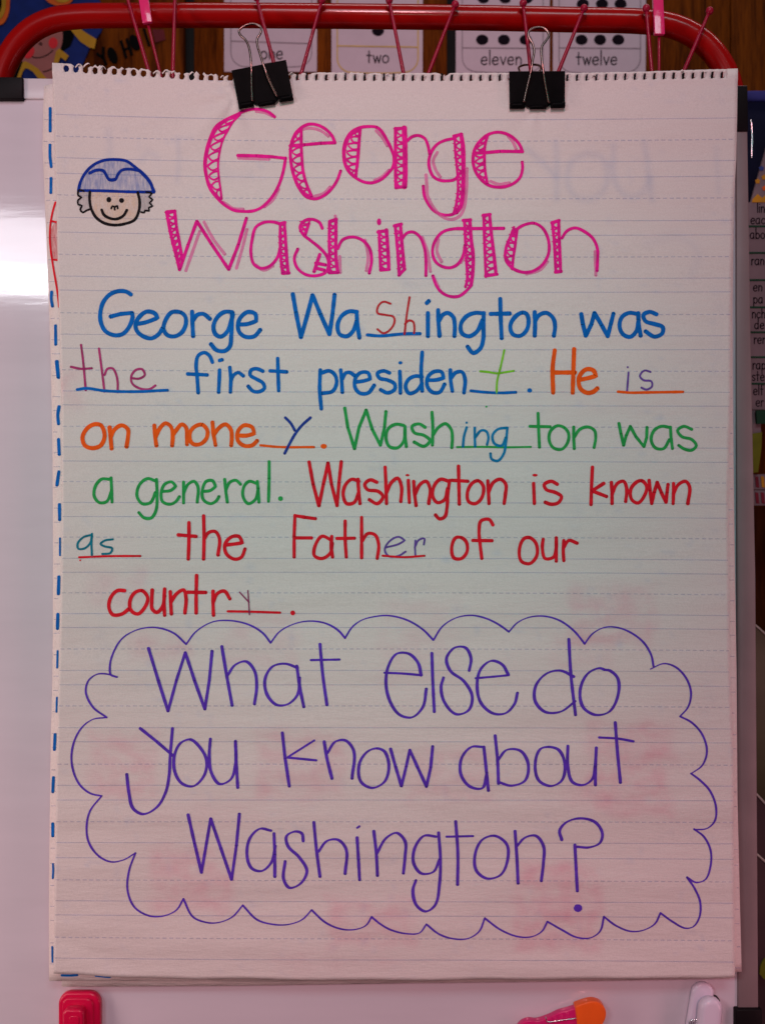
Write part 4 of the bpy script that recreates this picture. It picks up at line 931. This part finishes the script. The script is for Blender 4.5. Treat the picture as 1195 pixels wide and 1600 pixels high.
# small stroke alphabet for printed cards (unit = x-height, y up)
GL = {'a': (['.75 .95 .4 1.0 .1 .75 .08 .25 .35 0 .65 .2 .78 .6', '.78 1.0 .78 .4 .82 0'], 1.15), 'b': (['.1 1.9 .1 0', '.1 .6 .4 1.0 .75 .8 .8 .3 .5 0 .1 .3'], 1.1),
 'c': (['.75 .85 .45 1.0 .12 .7 .12 .25 .45 0 .78 .2'], 1.0), 'd': (['.75 .8 .4 1.0 .08 .7 .1 .2 .4 0 .75 .3', '.78 1.9 .78 0'], 1.15), 'e': (['.1 .5 .8 .55', '.8 .55 .7 .95 .4 1.0 .1 .7 .1 .25 .4 0 .78 .15'], 1.08),
 'f': (['.7 1.7 .5 1.9 .3 1.7 .3 .9 .3 0', '.05 1.0 .6 1.0'], .8), 'h': (['.1 1.9 .1 0', '.1 .6 .4 1.0 .7 .8 .72 0'], 1.0), 'i': (['.1 1.0 .1 0', '.1 1.4 .12 1.45'], .4), 'l': (['.1 1.9 .1 0'], .4),
 'n': (['.1 1.0 .1 0', '.1 .6 .4 1.0 .7 .8 .72 0'], 1.0), 'o': (['.45 1.0 .1 .75 .1 .25 .45 0 .8 .25 .8 .75 .45 1.0'], 1.1), 'p': (['.1 1.0 .1 -.8', '.1 .6 .4 1.0 .75 .8 .8 .3 .5 0 .1 .3'], 1.1),
 'r': (['.1 1.0 .1 0', '.1 .6 .35 1.0 .62 .9'], .75), 's': (['.65 .85 .35 1.0 .1 .78 .35 .52 .65 .3 .4 0 .08 .15'], .9), 't': (['.3 1.6 .3 0', '0 1.0 .65 1.0'], .85), 'u': (['.1 1.0 .12 .25 .4 0 .7 .3', '.72 1.0 .74 0'], 1.0),
 'v': (['.05 1.0 .4 0', '.4 0 .75 1.0'], .95), 'w': (['.05 1.0 .3 0', '.3 0 .55 .9', '.55 .9 .8 0', '.8 0 1.05 1.0'], 1.25), 'x': (['.05 1 .7 0', '.7 1 .05 0'], .9), 'g': (['.75 .95 .4 1.0 .1 .75 .08 .25 .35 0 .7 .3', '.78 1.0 .78 -.5 .4 -.8 .1 -.6'], 1.15)}
def text(s, x, y, xh, wd, mkey, yy, parent, name='printed_word', sx=1.0):
    parts = []
    for ch in s:
        if ch == ' ': x += xh * .7; continue
        st, adv = GL[ch]
        for q in st:
            P = [(x + a * xh * sx, y - b * xh) for a, b in nums(q)]
            cl = len(P) > 3 and P[0] == P[-1]
            parts.append(ribbon(P, wd, lambda a, b: yy, 0.0002, step=1.2, rough=.03, closed=cl))
        x += adv * xh * sx
    return mesh(name, *merge(parts), M[mkey], parent, smooth=False)
def flat_line(pts, wd, mkey, yy, parent, name):
    return mesh(name, *merge([ribbon(p, wd, lambda a, b: yy, 0.0002, step=3, rough=.02) for p in pts]), M[mkey], parent, smooth=False)
def number_card(x0, x1, y1, wordtxt, wx, wy, xh, sx, line, inner, divy, dots, col):
    e = empty('number_card', W((x0 + x1) / 2, y1, CY), f'white number card printed with the word {wordtxt}' + (' inside a yellow outline' if wordtxt == 'two' else ''), 'number card', 'number word cards taped to the cabinet')
    slab('card', [(x0, -150), (x1, -150), (x1 - 1, y1), (x0, y1)], CY, WY - 0.0001, M['card'], e)
    ix0, ix1, iy1 = inner
    box = [(ix0, -120), (ix0, iy1 - 22)] ; c = rrect(ix0, -150, ix1, iy1, 22, 6)
    right_to_left = [p for p in c if p[1] > -100]
    flat_line([[(ix1, -120), (ix1, iy1 - 22), (ix1, iy1 - 22)], [tuple(p) for p in right_to_left[0:14] if p[1] >= iy1 - 22.5], [(ix0, iy1 - 22), (ix0, -120)]], 1.5 if col == 'cline' else 2.0, col, CY, e, 'card_outline')
    flat_line([[(ix0, divy), (ix1, divy + line)]], 1.3 if col == 'cline' else 2.0, col, CY - 0.0003, e, 'divider_line')
    text(wordtxt, wx, wy, xh, 1.9, 'cprint', CY - 0.0002, e, sx=sx)
    for dx, dy in dots:
        mesh('counting_dot', *blob(dx, dy, 9.6, 8.2, lambda a, b: CY, 0.0004), M['cprint'], e, smooth=False)
number_card(350.5, 496, 112, 'one', 407, 92, 12.0, .98, 4, (361, 487, 104), 64, [(424, -30)], 'cline')
number_card(518, 661, 121, 'two', 573, 98, 11.5, 1.0, 2, (527, 653, 113), 71.5, [(590.5, 48), (590.5, -20)], 'cyel')
number_card(712, 859, 122, 'eleven', 751, 101, 12.0, .98, 1, (722, 848, 112), 74.5, [(753, 62), (787, 62), (821, 62), (789, -3), (755, -3), (823, -3)], 'cline')
number_card(863.5, 1009, 124, 'twelve', 900, 101, 12.0, .98, 1, (873, 1000, 113), 74.5, [(908, 62), (937, 62), (965.5, 62), (910, 6), (940, 6), (969, 6)], 'cline')

# cut-paper pirate figure
PY = WY - 0.004
e = empty('pirate_cutout', W(60, 180, PY), 'cut-paper pirate in blue coat with yellow trim and red cheeks behind the red tube', 'paper cutout')
slab('coat', [(-200, -150), (95, -150), (130, -40), (168, 20), (158, 50), (140, 76), (128, 104), (122, 160), (-200, 200)], PY + 0.0005, PY + 0.003, M['felt'], e)
slab('hair', [(97, 30), (113, 40), (116, 58), (110, 72), (98, 80), (84, 70)], PY - 0.0006, PY + 0.0003, M['blk'], e)
slab('hair', [(16, 126), (22, 104), (30, 92), (38, 96), (30, 124)], PY - 0.0006, PY + 0.0003, M['blk'], e)
slab('face', spline([(27, 93), (32, 70), (45, 40), (65, 25), (90, 32), (98, 50), (98, 64), (94, 78), (87, 90), (83, 104), (84, 130), (70, 128), (56, 110), (40, 98), (27, 93)], 4)[:-1], PY - 0.0018, PY - 0.0008, M['face'], e)
slab('cheek', ellipse(83.5, 67, 7, 8.6), PY - 0.0024, PY - 0.0019, M['cheek'], e)
slab('cheek', ellipse(46, 81.5, 7.5, 10.5, rot=.5), PY - 0.0024, PY - 0.0019, M['cheek'], e)
flat_line([[(46, 85), (53, 89.5), (62, 90), (73, 86.5), (83, 79)], [(68, 112), (74, 111), (82, 107)], [(61, 68), (66, 70.5)], [(63, 66), (66, 68)]], 1.6, 'blk', PY - 0.0019, e, 'smile')
slab('collar', [(26, 124), (36, 97), (40, 95.5), (46, 98), (60, 107), (76, 126), (63, 126), (52, 112), (44, 107), (40, 106.5), (36, 112), (32, 124)], PY - 0.0032, PY - 0.0026, M['yel'], e)
slab('collar', [(84, 99), (88, 80), (93, 75.5), (108, 87), (103, 95), (95, 89), (91, 99)], PY - 0.0032, PY - 0.0026, M['yel'], e)
slab('coat_trim', [(100, 30), (116, 34), (130, 48), (151, 61), (148, 76), (140, 74), (126, 65), (112, 48)], PY - 0.0012, PY, M['yel'], e)
slab('shirt', spline([(38, 124), (37, 110), (42, 107), (50, 110), (64, 126)], 3), PY - 0.0012, PY - 0.0004, M['felt'], e)
slab('hat_ring', ellipse(0, 4, 16, 35), PY - 0.0020, PY - 0.0012, M['oran'], e)
slab('hat_ring', ellipse(-3, 3, 13, 28), PY - 0.0028, PY - 0.0021, M['yel'], e)
slab('hat_ring', ellipse(-5, 3, 8, 20), PY - 0.0036, PY - 0.0029, M['blk'], e)
slab('hat_ring', ellipse(92, -8, 24, 17, rot=.15), PY - 0.0020, PY - 0.0012, M['oran'], e)
slab('hat_ring', ellipse(98, -13, 18, 17, rot=.15), PY - 0.0028, PY - 0.0021, M['yel'], e)
LY = WY - 0.0015
def cut_letter(polys, label, mkey='blk', cat='cutout letter'):
    p0 = polys[0]; cx = sum(p[0] for p in p0) / len(p0); cy = max(p[1] for p in p0)
    V, Fs = merge([prism(p, LY, WY - 0.0001) for p in polys])
    o = mesh('cutout_letter' if cat == 'cutout letter' else 'paper_square', V, Fs, M[mkey], None, smooth=False)
    tag(o, label, cat, 'black letters on the cabinet' if cat == 'cutout letter' else None); return o
def bar4(a, b, w_):
    a, b = Vector(a), Vector(b); t = (b - a).normalized(); n = Vector((-t.y, t.x)) * w_ / 2
    return [tuple(a - n), tuple(a + n), tuple(b + n), tuple(b - n)]
cut_letter([bar4((162, 73), (161, 88), 4), bar4((151, 83), (161, 90), 4), bar4((161, 88), (166, 101), 4.2)], 'black letter Y, first of the letters slanting up the cabinet')
cut_letter([ellipse(176, 86.5, 7, 13.5, 20, -.35)], 'lower black letter O between the Y and the H')
cut_letter([bar4((189, 63), (197.5, 90.5), 4.4), bar4((198, 60), (206.5, 86), 4.4), bar4((194, 78), (201.5, 74.5), 3)], 'black letter H in the middle of the slanting letters')
cut_letter([ellipse(211, 66.5, 7.5, 13, 20, -.4)], 'upper black letter O right after the H')
cut_letter([bar4((225, 44), (233.5, 72), 4)], 'black single stroke letter under the glossy pointer handle')
cut_letter([[(238, 46), (256, 46), (259, 62), (243, 66.5)]], 'small dark red paper square on the cabinet under the red tube', 'dred', 'paper square')

# ------------------------------------------------------------------ right-hand background
NY = 0.36
e = empty('fabric_bag', W(1300, 420, NY), 'dark navy fabric bag with a lighter blue top band beside the board corner', 'fabric bag')
slab('bag_body', spline([(1120, 160), (1140, 150), (1220, 148), (1380, 170), (1400, 420), (1300, 430), (1120, 420), (1120, 160)], 8)[:-1], NY, NY + 0.05, M['navyf'], e, 0.006, 3)
slab('bag_band', spline([(1122, 144), (1160, 141), (1220, 141), (1370, 158), (1378, 176), (1230, 160), (1160, 158), (1122, 162)], 8), NY - 0.003, NY + 0.045, M['band'], e, 0.004, 3)
v, f = tube3([W(p.x, p.y, NY - 0.02) for p in spline([(1172, 187), (1173.5, 195), (1173.5, 248)], 3)], 0.0011, 10)
tag(mesh('metal_hook', v, f, M['chrome']), 'thin chrome hook rod hanging in front of the navy bag', 'hook')
PYY = 0.30
e = empty('word_poster', W(1240, 640, PYY), 'tall house-shaped word poster with pointed patterned top at the right edge', 'poster')
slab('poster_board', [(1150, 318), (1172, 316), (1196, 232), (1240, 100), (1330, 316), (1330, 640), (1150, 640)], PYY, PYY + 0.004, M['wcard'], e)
slab('poster_trim', [(1175, 311), (1183, 303), (1190, 309), (1200, 301), (1210, 309), (1320, 305), (1325, 316), (1174, 316)], PYY - 0.0010, PYY - 0.0001, M['yel'], e)
for cx, cy, mk in ((1189, 263, 'blup'), (1193, 277, 'yel'), (1183, 283, 'yel'), (1194, 294, 'oran'), (1210, 262, 'cheek'), (1214, 285, 'blup')):
    pts = []
    for i in range(10):
        a = math.pi * i / 5; r = 4.5 if i % 2 == 0 else 3.2; pts.append((cx + r * math.sin(a), cy - r * math.cos(a)))
    slab('star_sticker', pts, PYY - 0.0008, PYY - 0.0001, M[mk], e)
rows = [(332, 'line', 1182), (350, 'eac', 1172), (373, 'abo', 1171), (414, 'ran', 1173), (455, 'en', 1176), (474, 'pa', 1176), (497, 'nch', 1174), (514, 'de', 1178), (537, 'ren', 1177), (577, 'rap', 1175), (595, 'ste', 1174), (617, 'elf', 1176), (635, 'er', 1180)]
for y, t, x in rows: text(t, x, y, 9.0, 1.7, 'cprint', PYY, e, sx=.82)
for y in (353.5, 395, 437.5, 480, 519, 558, 599.5):
    slab('divider_strip', [(1150, y - 1.4), (1328, y - 1.4), (1328, y + 1.6), (1150, y + 1.6)], PYY - 0.0006, PYY - 0.0001, M['dgreen'], e)
o = slab('green_tag', [(1181, 641), (1250, 641), (1250, 662), (1182, 662)], PYY - 0.006, PYY - 0.002, M['dgreen']); tag(o, 'dark green paper tag hanging below the word poster', 'paper tag')
o = slab('pink_paper', [(1165, 641), (1188, 641), (1188, 690), (1165, 690)], PYY + 0.001, PYY + 0.004, M['wcard']); tag(o, 'pale paper slip between the green tag and the lime folder', 'paper')
o = slab('lime_folder', [(1165, 679), (1190, 675), (1189, 700), (1184, 738), (1165, 740)], PYY - 0.002, PYY + 0.0008, M['limep'], None, 0.0003); tag(o, 'lime green dotted folder behind the right edge of the board', 'folder')
for k, (y0, y1, m1, m2) in enumerate(((741, 765, 'blup', 'yel'), (766, 790, 'redp', 'wcard'))):
    e = empty('picture_book', W(1230, y1, PYY), ('upper' if k == 0 else 'lower') + ' small patterned book cover at the right edge, ' + ('blue and red' if k == 0 else 'red and white'), 'book')
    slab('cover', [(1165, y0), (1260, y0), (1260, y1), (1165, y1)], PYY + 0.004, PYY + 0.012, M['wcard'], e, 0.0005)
    for i in range(9):
        x = 1170 + i * 9; slab('cover_stripe', [(x, y0 + 3), (x + 5, y0 + 4), (x + 6.5, y1 - 3), (x + 1.5, y1 - 4)], PYY + 0.0030, PYY + 0.0039, M[(m1, 'redp', m2)[i % 3 if k == 0 else (i % 2)]], e)
o = slab('shelf_unit', [(1150, 792), (1700, 792), (1700, 2300), (1150, 2300)], 0.45, 0.50, M['wood2']); tag(o, 'dark brown wood shelf unit at the right, under the books', 'shelf')
def bin_(y0, y1, mk, label, yy, dz):
    e = empty('storage_bin', W(1260, y1, yy), label, 'storage bin')
    slab('bin_wall', [(1150, y0 - 26 * dz), (1183, y0), (1230, y0 + 42 * dz), (1400, y0 + 42 * dz), (1400, y1), (1150, y1)], yy, yy + 0.04, M[mk], e, 0.002)
    v, f = tube3([W(p[0], p[1], yy - 0.001) for p in ((1150, y0 - 26 * dz), (1183, y0), (1230, y0 + 42 * dz), (1400, y0 + 42 * dz))], 0.0013, 10); mesh('bin_rim', v, f, M['rim'], e)
bin_(980, 1260, 'bin', 'olive translucent storage bin with a pale rim at the right edge', 0.34, 1)
bin_(1243, 1520, 'shelf', 'plum brown storage bin below the olive one', 0.32, 1.2)
bin_(1336, 1900, 'shelf', 'lowest plum brown storage bin at the right edge', 0.29, 1)
o = slab('green_paper_leaf', spline([(1186, 1522), (1188, 1508), (1195, 1498), (1206, 1500), (1204, 1520), (1194, 1530), (1186, 1522)], 2)[:-1], 0.27, 0.272, M['limep']); tag(o, 'small lime green paper piece near the lower right edge', 'paper')

# ------------------------------------------------------------------ tidy origins of top-level meshes
for o in list(COL.objects):
    if o.type == 'MESH' and not o.parent:
        b = [v_.co for v_ in o.data.vertices]
        c = Vector(((min(q.x for q in b) + max(q.x for q in b)) / 2, (min(q.y for q in b) + max(q.y for q in b)) / 2, min(q.z for q in b)))
        o.data.transform(__import__('mathutils').Matrix.Translation(-c)); o.location = c
